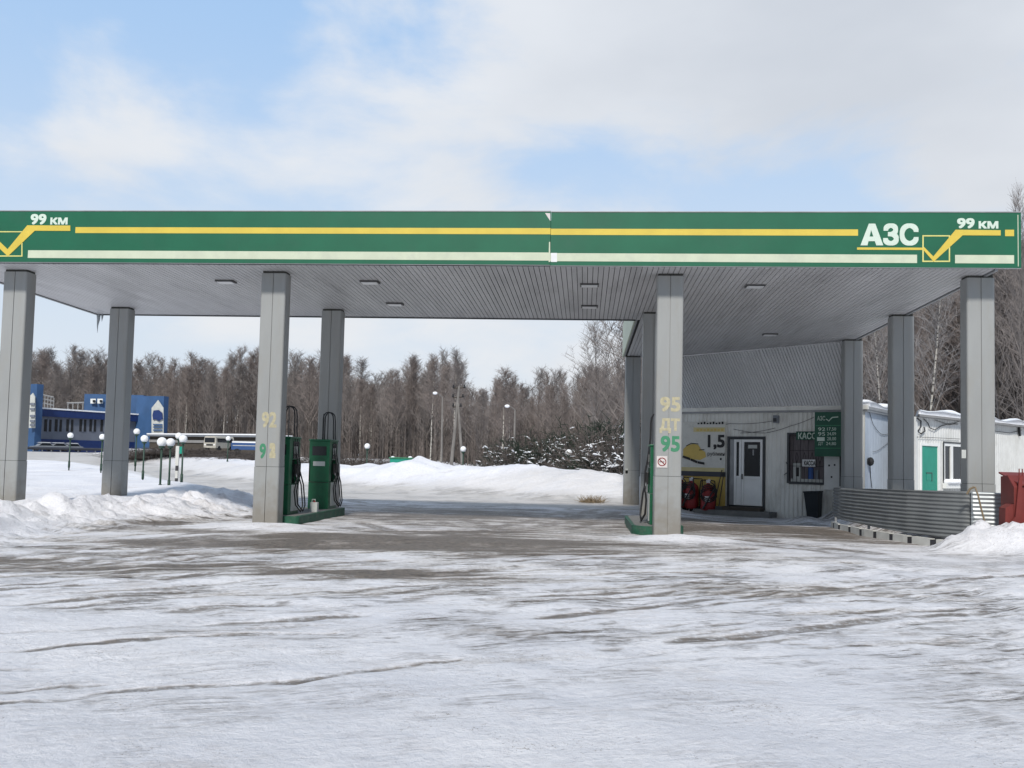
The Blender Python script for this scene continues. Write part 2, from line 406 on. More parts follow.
blue = wmix(wm('MULTIPLY', hz, 1.0), wmix(wmr(sep.outputs[2], -1, 2, .85, .85), sky.outputs[0], (4.7,7.2,10.8,1)), (8.2,8.9,9.6,1))
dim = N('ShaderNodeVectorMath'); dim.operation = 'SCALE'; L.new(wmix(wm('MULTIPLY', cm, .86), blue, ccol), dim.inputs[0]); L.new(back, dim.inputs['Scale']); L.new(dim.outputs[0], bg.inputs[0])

sl = bpy.data.lights.new('sun', 'SUN'); sl.energy = 3.1; sl.angle = R(6); sl.color = (1,.95,.88)
so = bpy.data.objects.new('sun', sl); C.objects.link(so)
# light travels from behind the camera towards +Y
az = R(SUN_AZ)
dirv = Vector((-math.sin(az)*math.cos(R(SUN_EL)), math.cos(az)*math.cos(R(SUN_EL)), -math.sin(R(SUN_EL))))
so.rotation_euler = dirv.to_track_quat('-Z', 'Y').to_euler(); so.location = (0,-20,20)

# ------------------------------------------------------------------ ground (one sheet to the horizon)
rng = np.random.default_rng(3)
def vnoise(x, y, seed=0):         # smooth value noise in numpy
    r_ = np.random.default_rng(seed); T = r_.random((256,256))
    xi = np.floor(x).astype(int); yi = np.floor(y).astype(int); fx = x-xi; fy = y-yi
    fx = fx*fx*(3-2*fx); fy = fy*fy*(3-2*fy)
    a = T[xi % 256, yi % 256]; b_ = T[(xi+1) % 256, yi % 256]; c = T[xi % 256, (yi+1) % 256]; d = T[(xi+1) % 256, (yi+1) % 256]
    return (a*(1-fx)+b_*fx)*(1-fy)+(c*(1-fx)+d*fx)*fy-.5
def fbm(x, y, seed=0, o=4):
    s = 0
    for i in range(o): s = s+vnoise(x*2**i+i*17.3, y*2**i+i*9.1, seed+i)/2**i
    return s
def sstep(a, b_, x):
    t = np.clip((x-a)/(b_-a), 0, 1); return t*t*(3-2*t)
def pdist(X, Y, pts):             # distance to polyline
    d = np.full(X.shape, 1e9)
    for (x0,y0),(x1,y1) in zip(pts[:-1], pts[1:]):
        dx, dy = x1-x0, y1-y0; t = np.clip(((X-x0)*dx+(Y-y0)*dy)/(dx*dx+dy*dy), 0, 1)
        d = np.minimum(d, np.hypot(X-x0-t*dx, Y-y0-t*dy))
    return d
def inside(X, Y, poly):
    r_ = np.zeros(X.shape, bool); n = len(poly)
    for i in range(n):
        x0,y0 = poly[i]; x1,y1 = poly[(i+1) % n]
        if y0 == y1: continue
        c = ((y0 > Y) != (y1 > Y)) & (X < (x1-x0)*(Y-y0)/(y1-y0)+x0); r_ ^= c
    return r_
g = lambda x, y: tuple(on_ground(x, y)[:2])
ISLAND = [(-120,9),(-30,12.0),(-15,13.8)]+[g(-10,545),g(30,539),g(62,533),g(100,527),g(150,523),g(205,521),g(240,517)]+[(-9.2,25.5),(-9.6,29),(-11.5,32),(-14.6,36.5),(-18.5,42),(-25,51),(-34,59),(-60,62),(-120,64)]
BANK = [(30,60),(16,44),(9,40.5),(2.6,38.6),(0,39.5),(-3.6,42),(-8.5,45.2),(-13,47.5),(-17.3,51),(-23,58),(-31,68),(-42,82)]
CREST = [(30,1.0),(9,.95),(2.6,.95),(-3.6,1.3),(-7,1.25),(-8.5,1.5),(-10.5,1.25),(-15,.95),(-23,.75),(-42,.55)]
def track_coord(X, Y):            # across and along the wheel tracks that cross the forecourt slantwise
    sl_ = .42*(1-sstep(14, 21, Y))
    return Y-sl_*X+.010*X*X+.7*vnoise(X*.09, Y*.12, 91), X+.35*Y
def track_lines(X, Y):
    cv, U = track_coord(X, Y)
    a = 1-np.abs(fbm(U*.13, cv*.95, 137, 4))*7; b_ = 1-np.abs(fbm(U*.17+9, cv*1.7, 111, 3))*7
    ma_ = sstep(-.12, .2, fbm(X*.3, Y*.5, 105, 3)); mb_ = sstep(-.05, .3, fbm(X*.25+4, Y*.6, 107, 3))
    env = sstep(6.0, 9.5, Y+.25*X)*(1-sstep(24, 29, Y))
    return env*(np.clip(a, 0, 1)**2*ma_+.8*np.clip(b_, 0, 1)**2*mb_)
RUTS = [  # wheel ruts and sand lines crossing the forecourt: strength, half width in metres, course
 (.9,.035,[(-60,712),(0,706),(60,700),(120,690),(200,684),(300,681),(400,665),(470,658)]),(.6,.03,[(-60,696),(0,692),(60,686),(120,682)]),
 (.9,.045,[(-80,652),(0,649),(100,645),(180,637),(240,634),(350,630)]),(.8,.035,[(290,677),(340,671),(395,666)]),(.6,.05,[(-50,636),(0,634),(70,631),(130,626)]),
 (.8,.07,[(512,622),(600,612),(680,603),(780,590),(900,583),(1024,575),(1100,570)]),(.9,.07,[(585,652),(680,641),(760,633),(860,622),(1024,610)]),
 (.7,.05,[(640,634),(700,628),(760,622)]),(.9,.10,[(-80,612),(0,605),(100,597),(200,590),(330,578),(480,565),(600,552)]),
 (.9,.10,[(-80,596),(0,590),(110,582),(250,570),(380,560),(500,552)]),(1.0,.12,[(-60,580),(0,575),(90,565),(190,553),(300,545),(420,541)]),
 (1.1,.16,[(-60,572),(0,566),(80,554),(160,543),(240,533),(262,530)]),(.9,.14,[(40,562),(110,551),(190,541),(270,534)]),
 (1.0,.20,[(360,549),(430,541),(510,532),(560,522),(600,508)]),(1.0,.22,[(330,512),(380,519),(430,529),(480,541)]),(.8,.2,[(345,500),(410,508),(470,520),(520,536)]),
 (1.1,.22,[(690,522),(750,529),(820,534),(890,545)]),(1.0,.18,[(690,535),(760,541),(830,547),(900,556)]),(.7,.15,[(560,560),(640,556),(720,549),(790,545)]),
 (.6,.05,[(740,640),(800,643),(850,648)]),(.8,.05,[(860,597),(920,592),(990,588)]),(.6,.05,[(-30,669),(40,667),(100,662)]),
 (.8,.08,[(470,602),(560,596),(640,590),(720,580)]),(.8,.10,[(140,612),(230,606),(330,600),(420,590),(520,584)]),(.7,.08,[(180,625),(270,620),(380,612)])]
_RC = {}
def ruts(X, Y):
    if X.size > 1000 and X.size in _RC: return _RC[X.size].reshape(X.shape)
    out = np.zeros(X.shape); m_ = (Y > 4) & (Y < 34) & (np.abs(X) < 22)
    x, y = X[m_], Y[m_]; acc = np.zeros(x.shape)
    lo = .4
    wob = .10*fbm(x*.9, y*.9, 201, 3)
    for i, (st_, w_, pts) in enumerate(RUTS):
        P = [tuple(on_ground(*p)[:2]) for p in pts]
        d = pdist(x, y+wob*min(1, w_*8), P)
        br = np.clip(.70+2.0*fbm(x*1.1+i*3.1, y*1.1, 211, 4), 0, 1.2)
        w_ = max(w_*1.3, .05); k = st_*br*np.exp(-(d/w_)**2)
        e_ = np.minimum(np.hypot(x-P[0][0], y-P[0][1]), np.hypot(x-P[-1][0], y-P[-1][1])); k = k*sstep(0, w_*4, e_)
        if w_ > .06: k = np.maximum(k, sstep(w_*3.4, w_*7, e_)*.8*st_*np.clip(.6+1.8*fbm(x*.6, y*.9+i*5, 221, 3), 0, 1)*np.exp(-((d-w_*3.2)/(w_*.8))**2))
        acc = np.maximum(acc, k)
    out[m_] = acc
    if X.size > 1000: _RC[X.size] = out
    return out
def height(X, Y):
    X = np.asarray(X, float); Y = np.asarray(Y, float)
    z = .02*fbm(X*.25, Y*.5, 1, 3)
    near = 1-sstep(26, 40, Y)
    z = z+near*(.03*vnoise(X*.22+3, Y*.9+.3*X+2*vnoise(X*.2, Y*.2, 4), 7)+.015*fbm(X*1.3, Y*2.2, 9, 3))
    # right foreground and the margins stay lumpier
    z = z-.022*track_lines(X, Y)-.022*ruts(X, Y)
    lump = (.35+.65*sstep(2, 6, X+.0*Y))*(1-sstep(13, 18, Y))
    z = z+lump*.09*fbm(X*2.0, Y*2.4, 31, 4)
    # forecourt in front of the kiosk lies a little lower
    z = z-.13*sstep(24, 29, Y)*(1-sstep(34, 38, Y))*sstep(2.6, 4.5, X)
    # land rises behind on the left
    z = z+sstep(38, 96, Y-.15*X)*sstep(-6, -26, X)*1.35
    # land rises gently to the forest
    z = z+.6*sstep(55, 120, Y)*sstep(-30, -5, X)
    # snow field on the left with a dirty ploughed rim
    ins = inside(X, Y, ISLAND); d = pdist(X, Y, ISLAND+[ISLAND[0]])
    dd = np.where(ins, d, -d)+.35*fbm(X*.7, Y*.7, 12, 3)
    fr = sstep(34, 26, Y)
    rise = sstep(0, 2.2, dd)
    z = z+rise*(.27+.12*fbm(X*.12, Y*.12, 15, 2)+.12*sstep(26, 34, Y))
    rim = np.exp(-((dd-1.9)/1.3)**2)*fr
    z = z+rim*(.08+.19*fbm(X*1.3, Y*1.6, 21, 5))+fr*np.exp(-((dd-1.6)/1.6)**2)*.30*np.maximum(fbm(X*3.2, Y*3.2, 23, 3), -.05)+fr*rise*.04*fbm(X*2.5, Y*2.5, 25, 3)
    clod = np.clip(fbm(X*5, Y*5, 27, 2)-.18, 0, 1)*np.exp(-((dd-.9)/1.0)**2)*fr; z = z+.28*clod
    # far snow bank
    db = pdist(X, Y, BANK)
    cx = np.array([c[0] for c in CREST])[::-1]; cz = np.array([c[1] for c in CREST])[::-1]
    cr = np.interp(X, cx, cz)
    cr = cr*(1+.30*fbm(X*.28, Y*.28, 41, 4))
    z = z+cr*np.exp(-(np.maximum(db-.6, 0)/2.2)**2)*(1+.12*fbm(X*1.2, Y*1.2, 43, 3))
    # white pile on the right
    for px, py, hh, rx, ry in ((8.35,18.6,.50,.95,.75),(9.9,18.3,.42,1.5,.8),(7.5,18.75,.16,.7,.45),(12,18.5,.5,2,1.6)):
        q = ((X-px)/rx)**2+((Y-py)/ry)**2
        z = z+hh*np.exp(-q**1.3)*(1+.75*fbm(X*2.8, Y*2.8, 51, 4))
    # snow behind the corrugated fence
    q = sstep(7.0, 8.6, X-.0*Y)*sstep(20.0, 21.2, Y)*(1-sstep(29, 31, Y))
    z = z+q*.85
    # little collars of snow at the front columns
    for px, py, rx, ry, hh in ((-7.2,19.7,1.25,.7,.07),(-6.6,19.4,1.1,.6,.04),(2.05,19.6,1.15,.65,.06),(2.5,19.4,.8,.5,.04)):
        q = ((X-px)/rx)**2+((Y-py)/ry)**2
        z = z+hh*np.exp(-q**1.5)*(1+.5*fbm(X*2, Y*2, 61, 3))
    # bottom of the kiosk wall
    for px, py, rx, ry, hh in ((2.6,32.4,1.0,.35,.12),(6.75,28.5,.5,.9,.18)):
        q = ((X-px)/rx)**2+((Y-py)/ry)**2
        z = z+hh*np.exp(-q**1.5)*(1+.6*fbm(X*3, Y*3, 66, 3))
    return z
def axis(lo, hi, st, far_lo, far_hi, gr):
    a = list(np.arange(lo, hi, st)); s = st
    while a[-1] < far_hi: s *= gr; a.append(a[-1]+s)
    s = st; b_ = [lo]
    while b_[-1] > far_lo: s *= gr; b_.append(b_[-1]-s)
    return np.array(b_[1:][::-1]+a)
xs = axis(-21, 13, .1, -1600, 1600, 1.045); ys = axis(3.5, 40, .09, -400, 2200, 1.03)
XX, YY = np.meshgrid(xs, ys, indexing='ij'); ZZ = height(XX, YY)
nx, ny = XX.shape
co = np.stack([XX, YY, ZZ], -1).reshape(-1,3)
idx = np.arange(nx*ny).reshape(nx, ny)
fc = np.stack([idx[:-1,:-1], idx[1:,:-1], idx[1:,1:], idx[:-1,1:]], -1).reshape(-1,4)
me = bpy.data.meshes.new('ground'); me.vertices.add(len(co)); me.vertices.foreach_set('co', co.ravel())
me.loops.add(fc.size); me.loops.foreach_set('vertex_index', fc.ravel()); me.polygons.add(len(fc))
me.polygons.foreach_set('loop_start', np.arange(0, fc.size, 4)); me.polygons.foreach_set('loop_total', np.full(len(fc), 4))
me.polygons.foreach_set('use_smooth', np.ones(len(fc), bool)); me.update()
X, Y = co[:,0], co[:,1]
def gb(x, y, rx, ry, amp, rot=0):       # soft patch at a forecourt position given by photo coordinates of its centre
    cxy = on_ground(x, y); c, s = math.cos(rot), math.sin(rot)
    dx, dy = X-cxy.x, Y-cxy.y; u = dx*c+dy*s; v_ = -dx*s+dy*c
    return amp*np.exp(-((u/rx)**2+(v_/ry)**2))
wear = -.62*(1-sstep(6, 10.5, Y+.35*X))-.25*sstep(2, 7, X)*(1-sstep(19, 22, Y))-.10+.25*sstep(10, 13, Y)*(1-sstep(-1, 6, X))+.7*fbm(X*.30, Y*.55, 88, 4)
for a in [(480,540,4.6,1.6,1.5),(400,548,3.2,.9,.6),(580,545,2.2,1.2,.6),(560,522,2.5,2.5,.6),(420,515,4,3.2,.8),(780,530,3.4,2.8,1.7),(700,517,3,2.5,.9),(720,530,2,2,.6),(850,540,1.2,1.1,.5),
          (150,542,6.5,.7,1.4,.10),(250,533,3,.8,1.2),(320,540,2.5,.5,.7),(180,568,5.5,1.0,.65,.06),(180,590,5.5,.7,.5,.06),(440,575,5,.6,.5),(60,602,5,.6,.6),(300,600,4,.8,.3),
          (250,635,3.6,.22,.5,.06),(430,632,2.5,.16,.45,.02),(640,632,1.6,.4,.75,.1),(560,598,4,.5,.5,.05),(760,592,4,.35,.35,.1),
          (480,655,.5,2.2,.35),(660,690,1.6,1.4,-.1),(120,690,2,1,.1),(900,600,4,1,-.2),(620,520,3,3,.25),(450,510,4,4,.25)]:
    wear = wear+gb(*a)
wear = np.where(Y > 25, np.maximum(wear, .42+.7*vnoise(X*.3, Y*.3, 71)), wear)
wear = wear+1.3*track_lines(X, Y)
ins = inside(X, Y, ISLAND); di = pdist(X, Y, ISLAND+[ISLAND[0]]); dsg = np.where(ins, di, -di)
clean = sstep(.1, 1.0, dsg)
db = pdist(X, Y, BANK); clean = np.maximum(clean, 1-sstep(2.6, 4.0, db))
clean = np.maximum(clean, sstep(4, 8, db)*(Y > 50)*(X > -20))
for px, py, rx, ry in ((8.35,18.5,1.3,1.0),(10.4,18.3,2.6,1.2),(-7.0,19.55,1.6,.85),(2.2,19.6,1.4,.8),(12,24,4,6)):
    clean = np.maximum(clean, np.exp(-(((X-px)/rx)**2+((Y-py)/ry)**2)**2))
wear = wear*(1-clean)-1.1*clean
rimd = np.exp(-((dsg-1.5)/1.2)**2)*sstep(32, 24, Y)*(.05+2.6*np.clip(fbm(X*1.1, Y*1.1, 77, 4)-.02, 0, 1))
wear = np.maximum(wear, -1.1+1.25*rimd)
sm = fbm(X*.16, Y*.3, 81, 3)
wear = wear+(.35*sm+.10+.22*sstep(9, 11, Y)+.25*sstep(18, 21, Y))*(1-clean)
road = sstep(33, 37, Y)*(1-clean)*(1-sstep(300, 400, Y))*(X < 20)
rl = pdist(X, Y, [(-140,76),(-90,74),(-50,71),(-32,61),(-20,47),(-12,39),(-4,36),(6,35)]); road = np.maximum(road, (1-sstep(3.2, 4.4, rl))*(1-clean*.5))
road = np.where(Y > 90, 0, road)
curve, along = track_coord(X, Y)
st = np.stack([along*.12, curve*1.0, np.zeros_like(X)], -1)
for nm, arr in (('wear', wear), ('grit', road), ('rut', ruts(X, Y)*(1-clean))):
    a = me.attributes.new(nm, 'FLOAT', 'POINT'); a.data.foreach_set('value', arr.astype(np.float32))
a = me.attributes.new('streak', 'FLOAT_VECTOR', 'POINT'); a.data.foreach_set('vector', st.astype(np.float32).ravel())
me.materials.append(M['ground'])
ground = bpy.data.objects.new('ground', me); C.objects.link(ground); struct(ground)
def gz(x, y): return float(height(np.array([x]), np.array([y]))[0])

# ------------------------------------------------------------------ canopy
can = empty('canopy', (0,0,0))
tag(can, 'filling station canopy with green fascia and grey slatted ceiling on eight columns', 'canopy')
X0, X1, YF, YB = -14.78, 8.50, 19.60, 26.25
XE, YE = 1.45, 34.6                       # extension towards the kiosk
mb = MB(); mv = MB(); pit = .118
x = X0+.02
while x < X1-.05:
    y1 = YE if x > XE-.02 else YB
    xb = min(x+pit-.014, X1)
    z0, z1 = ceilz(YF), ceilz(y1)
    vs = [(x,YF,z0),(xb,YF,z0),(xb,y1,z1),(x,y1,z1)]
    vs = [Vector(p) for p in vs]; up_ = Vector((0,0,.018))
    q = vs+[p+up_ for p in vs]
    mb.add(q, [(0,3,2,1),(4,5,6,7),(0,1,5,4),(1,2,6,5),(2,3,7,6),(3,0,4,7)], M['slat'])
    x += pit
mb.build('ceiling', can)
# roof deck over the slats
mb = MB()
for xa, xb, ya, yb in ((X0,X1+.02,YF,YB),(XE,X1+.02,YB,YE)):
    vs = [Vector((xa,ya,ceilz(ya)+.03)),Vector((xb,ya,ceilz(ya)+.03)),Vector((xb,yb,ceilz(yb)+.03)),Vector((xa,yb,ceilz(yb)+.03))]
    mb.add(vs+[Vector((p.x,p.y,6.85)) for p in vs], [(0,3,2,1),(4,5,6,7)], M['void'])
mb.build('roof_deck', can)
def rim(mb, p0, p1, m_, h0=-.03, h1=.09, t=.04):
    """edge trim along the ceiling"""
    p0 = Vector(p0); p1 = Vector(p1); d = (p1-p0).normalized(); n = d.cross(Vector((0,0,1))).normalized()*t
    vs = [p0, p1, p1+n, p0+n]; zz = [ceilz(p.y) for p in vs]
    a = [Vector((p.x,p.y,z+h0)) for p, z in zip(vs, zz)]; b_ = [Vector((p.x,p.y,z+h1)) for p, z in zip(vs, zz)]
    mb.add(a+b_, [(0,3,2,1),(4,5,6,7),(0,1,5,4),(1,2,6,5),(2,3,7,6),(3,0,4,7)], m_)
mb = MB()
rim(mb, (X1,YF,0), (X1,YE,0), M['trimgrey'], t=.06); rim(mb, (X0,YB,0), (X0,YF,0), M['trimgrey'], t=.06)
rim(mb, (XE-.07,YB,0), (X0,YB,0), M['frame_dark'], t=-.06, h1=.12)
rim(mb, (XE-.003,YE,0), (XE-.003,YB+.01,0), M['trimgrey'], t=.05, h0=-.003)
mb.build('edge_trim', can)
# side and back fascia boards (solid bands above the ceiling)
mb = MB()
mb.box((X0-.05,19.66,5.90),(X0,YB,7.02), M['green']); mb.box((X1+.06,19.66,5.98),(X1+.12,YE,7.0), M['green'])
mb.box((X0,YB+.07,5.88),(XE-.1,YB+.12,7.0), M['trimgrey'])
mb.build('side_fascia', can)
mb = MB()
mb.add([Vector(p) for p in ((XE-.10,YB+.13,ceilz(YB)+.0),(XE-.10,YE,ceilz(YE)),(XE-.10,YE,6.85),(XE-.10,YB+.13,6.95),(XE-.055,YB+.13,ceilz(YB)),(XE-.055,YE,ceilz(YE)),(XE-.055,YE,6.85),(XE-.055,YB+.13,6.95))],
       [(0,3,2,1),(4,5,6,7),(0,1,5,4),(1,2,6,5),(2,3,7,6),(3,0,4,7)], M['cream'])
mb.build('extension_fascia', can)

# front fascia: two panels with stripes; writing as sub-parts
PF = 19.53
def fz(x, y): p = at(x, y, PF); return p.x, p.z
def stripe(mb, x0, x1, y0a, y1a, m_, proud=.004):
    """band between photo x0 and x1, following the fascia"""
    a = fz(x0, y0a); b_ = fz(x1, y0a+0); c = fz(x1, y1a); d = fz(x0, y1a)
    za, zb = (a[1]+b_[1])/2, (c[1]+d[1])/2
    mb.box((a[0], PF-proud, zb), (b_[0], PF-.0005, za), m_)
FT, FB = 7.03, 5.86
xs_ = fz(550.5, 240)[0]
zy0, zy1 = fz(466, 228)[1], fz(466, 234.1)[1]           # yellow stripe heights
zw0, zw1 = fz(466, 252.2)[1], fz(466, 260.2)[1]
for k, (xa, xb) in enumerate(((X0-.05, xs_-.004), (xs_+.004, 9.0))):
    mb = MB(); dz = 0 if k == 0 else -.012
    mb.box((xa, PF, FB+dz), (xb, PF+.07, FT+dz), M['green'])
    mb.box((xa, PF-.012, FT+dz), (xb, PF+.08, FT+dz+.02), M['trimgrey'])
    mb.box((xa, PF+.004, FB+dz-.012), (xb, PF+.07, FB+dz-.002), M['trimgrey'])
    def band(x0, x1, z0, z1, m_, pr=.004): mb.box((x0, PF-pr, z0+dz), (x1, PF-.0005, z1+dz), m_)
    if k == 0:
        band(fz(75.5,230)[0], xb, zy1, zy0, M['yellow']); band(fz(28,254)[0], xb, zw1, zw0, M['cream'])
    else:
        band(xa, fz(858,231)[0], zy1, zy0, M['yellow']); band(fz(1005,232)[0], fz(1014,232)[0], zy1, zy0, M['yellow'])
        band(xa, fz(917,258)[0], zw1, zw0, M['cream']); band(fz(955,258)[0], fz(1014,258)[0], zw1, zw0, M['cream'])
        band(fz(857,248)[0], fz(924,248)[0], fz(890,249.3)[1], fz(890,247)[1], M['yellow'])
        mb.box((8.93, PF-.004, FB+.02), (8.945, PF-.0005, FT-.06), M['cream'])
    fp = mb.build('fascia_panel', can)
    def poly(em, pts, m_, pr): em.prism([fz(*p) for p in pts], PF-.0005, PF-pr, m_, lambda u, v, a: Vector((u, a, v)))
    def outline(em, x0, y0, x1, y1, t, m_, pr=.006):
        poly(em, [(x0,y0),(x1,y0+.1),(x1,y0+t),(x0,y0+t)], m_, pr); poly(em, [(x0,y1-t),(x1,y1-t),(x1,y1),(x0,y1)], m_, pr)
        poly(em, [(x0,y0+t),(x0+t,y0+t),(x0+t,y1-t),(x0,y1-t)], m_, pr); poly(em, [(x1-t,y0+t),(x1,y0+t),(x1,y1-t),(x1-t,y1-t)], m_, pr)
    def lett(name, s, x0, x1, y0, y1, bold):
        a = at(x0, y1, PF); b_ = at(x1, y0, PF)
        text(name, s, M['white_letter'], fp, frame(Vector((a.x, PF-.001, a.z)), (1,0,0), (0,0,1)), b_.x-a.x, b_.z-a.z, bold, .006)
    if k == 1:
        em = MB()
        outline(em, 922.3,235.2,950,262, 1.3, M['pale_yellow'])
        poly(em, [(923.8,247),(933.2,256.5),(955.5,229.8),(1000.5,230.3),(1000.5,235.6),(962.5,235.4),(933.5,261.8),(922.6,249.4)], M['yellow'], .010)
        em.build('check_mark_emblem', fp)
        lett('lettering', 'ЗС', 883,918.5,223.5,245.5,.040)
        la = MB(); poly(la, [(860.4,245.4),(868.8,223.7),(872.6,223.7),(867.4,245.4)], M['white_letter'], .0060)
        poly(la, [(868.9,223.7),(875.2,223.7),(883.2,245.4),(876.2,245.4)], M['white_letter'], .0066)
        poly(la, [(866.5,236.6),(876.5,236.6),(877.5,241.2),(866.0,241.2)], M['white_letter'], .0056); la.build('lettering', fp)
        lett('lettering', '99', 957,974.5,218.2,228.4,.034); lett('lettering', 'км', 978.5,998.2,221.2,228.6,.030)
        tp = MB(); poly(tp, [(551,253),(557,253),(557,262),(551,262)], M['lampcover'], .008); tp.build('patch', fp)
    else:
        em = MB()
        outline(em, -6,231.2,22.6,256.6, 1.1, M['pale_yellow'])
        poly(em, [(-6,236),(7.8,249.3),(27.5,225.4),(70.5,225.6),(70.5,231),(35,230.8),(8,256.4),(-8,241)], M['yellow'], .010)
        em.build('check_mark_emblem', fp)
        lett('lettering', '99', 30.5,46.8,214,224.6,.034); lett('lettering', 'км', 50.3,68,217.6,224.6,.030)
        tp = MB(); poly(tp, [(545,213),(550.2,213.4),(550.2,221)], M['signwhite'], .006); tp.build('torn_film', fp); tp = MB(); poly(tp, [(549,242),(550.2,242),(550.2,262),(548.6,262)], M['cream'], .009)
        tp.build('torn_film', fp)

# columns
def column(X, Y, zt, zb=-.3, joint=1.33):
    hw, dp = .290, .40
    mb = MB()
    def sect(g):
        P = []
        def arc(cx, cy_, r, a0, a1):
            for i in range(5):
                t = R(a0+(a1-a0)*i/4); P.append((cx+r*math.cos(t), cy_+r*math.sin(t)))
        r = .045
        W = hw+g
        arc(-W+r, r-g, r, 180, 270)
        P.append((-.008, -g)); P.append((-.008, .02)); P.append((.008, .02)); P.append((.008, -g))
        arc(W-r, r-g, r, 270, 360)
        arc(W-r, dp-r+g, r, 0, 90)
        P.append((.008, dp+g)); P.append((.008, dp-.02)); P.append((-.008, dp-.02)); P.append((-.008, dp+g))
        arc(-W+r, dp-r+g, r, 90, 180)
        return P
    fn = lambda u, v, a: Vector((u, v, a))
    mb.prism(sect(.006), zb, joint-.008, M['column'], fn)
    mb.prism(sect(0), joint, zt-.05, M['column'], fn)
    mb.prism(sect(-.02), zt-.05, zt+.03, M['seam'], fn); mb.prism(sect(-.012), joint-.01, joint+.002, M['seam'], fn)  # dark top band paints the shade under the ceiling; lower band is the joint
    return mb.build('column', can, loc=(X, Y, 0))
XC = [-13.43, -7.20, 1.82, 8.44]
cols = {}
for i, X_ in enumerate(XC):
    cols[i, 0] = column(X_, 20.13, ceilz(20.3)); cols[i, 1] = column(X_, 24.92, ceilz(25.1))
cols[3, 2] = column(8.44, 29.42, ceilz(29.6)); cols[2, 2] = column(1.75, 34.2, ceilz(34.4))
def coltext(ci, s, x0, x1, y0, y1, m_, bold=.02):
    a = at(x0, y1, 20.13); b_ = at(x1, y0, 20.13); o = cols[ci, 0]
    text('painted_number', s, m_, o, frame(Vector((a.x-o.location.x, -.006 if a.z < 1.3 else -.0005, a.z)), (1,0,0), (0,0,1)), b_.x-a.x, b_.z-a.z, bold, .003)
coltext(1, '92', 261.5,277,412,427.5, M['painty'], .03); coltext(1, '9', 259.3,266.2,443.5,458.5, M['paintg'], .03)
coltext(1, '2', 269,276,443,458, M['painty'], .10)
coltext(2, '95', 660,680.5,397,411.5, M['painty'], .03); coltext(2, 'ДТ', 659.5,680,418.5,433, M['painty'], .05)
coltext(2, '95', 660.5,680,436,451.5, M['paintg'], .03)
# no-smoking plate on the third front column
o = cols[2,0]; a = at(656.6,467.5,20.13); b_ = at(667.3,456.2,20.13)
mb = MB(); px0, px1, pz0, pz1 = a.x-o.location.x, b_.x-o.location.x, a.z, b_.z
mb.box((px0,-.014,pz0),(px1,-.0008,pz1), M['signwhite'])
cx_, cz_ = (px0+px1)/2, (pz0+pz1)/2; rr = .085
ring = [(cx_+rr*math.cos(t*math.pi/12), cz_+rr*math.sin(t*math.pi/12)) for t in range(25)]
for (u0,v0),(u1,v1) in zip(ring[:-1], ring[1:]):
    mb.tube([(u0,-.016,v0),(u1,-.016,v1)], .010, M['red'], 4)
mb.tube([(cx_-.06,-.018,cz_+.06),(cx_+.06,-.018,cz_-.06)], .009, M['red'], 4)
mb.box((cx_-.06,-.017,cz_-.008),(cx_+.05,-.0145,cz_+.008), M['print'])
mb.build('no_smoking_plate', o)
# small stickers
for ci, x, y, s in (((3,0),963.5,454,1),((2,2),626.5,471,1)):
    o = cols[ci]; p = at(x, y, o.location.y)
    mb = MB(); mb.box((p.x-o.location.x-.04,-.006,p.z-.09),(p.x-o.location.x+.05,-.0008,p.z+.09), M['pumpwhite']); mb.build('sticker', o)

# ceiling lights
for (x, y) in ((226,281),(370,281.5),(395,303.5),(589.5,284.5),(589.5,306),(755,285.5),(770,334),(104,300)):
    p = at_ceiling(x, y)
    if x == 104: continue
    mb = MB(); z = p.z
    mb.box((p.x-.22,p.y-.15,z-.035),(p.x+.22,p.y+.15,z+.01), M['lamphouse'])
    cl = mb.build('ceiling_light', can)
    mb = MB(); mb.box((p.x-.19,p.y-.12,z-.055),(p.x+.19,p.y+.12,z-.036), M['lampcover']); mb.build('lamp_cover', cl, bevel=.008)
# icicle under the rear left corner
p = at(99.5, 316, 26.25); mb = MB()
mb.tube([(p.x,26.2,p.z+.05),(p.x,26.2,p.z-.12),(p.x-.02,26.2,p.z-.30),(p.x-.01,26.2,p.z-.52)],[.06,.045,.02,.003], M['ice'], 7)
mb.tube([(p.x+.12,26.2,p.z+.05),(p.x+.11,26.2,p.z-.18)],[.04,.003], M['ice'], 6)
mb.build('icicle', can, smooth=True)

# ------------------------------------------------------------------ kiosk
KC = Vector((8.95, 29.95, 0)); PH = R(32)
UL = Vector((-math.cos(PH), math.sin(PH), 0))        # along the front wall to the left
UN = Vector((-math.sin(PH), -math.cos(PH), 0))       # outward normal of the front wall
KH, KB = 3.62, -.16
kio = empty('kiosk', KC, 0)
tag(kio, 'low white corrugated cashier kiosk with plastic door and barred window under the canopy', 'kiosk')
def kw(t, out, z): return UL*t+UN*out+Vector((0,0,z))     # kiosk local point
def tpx(x, out=0):       # distance along the front wall at photo column x (horizon level)
    d = ray(x, 465+.023*(x-700)); k = d.x/d.y
    ox, oy = KC.x+UN.x*out, KC.y+UN.y*out
    return (ox-k*oy)/(k*UL.y-UL.x)
def zpx(x, y, out=0):
    t = tpx(x, out); P = KC+kw(t, out, 0); return at(x, y, P.y).z
def kbox(mb, t0, t1, o0, o1, z0, z1, m_):
    vs = [kw(t0,o0,z0),kw(t1,o0,z0),kw(t1,o1,z0),kw(t0,o1,z0),kw(t0,o0,z1),kw(t1,o0,z1),kw(t1,o1,z1),kw(t0,o1,z1)]
    mb.add(vs, [(0,3,2,1),(4,5,6,7),(0,1,5,4),(1,2,6,5),(2,3,7,6),(3,0,4,7)], m_)
KL = 7.35
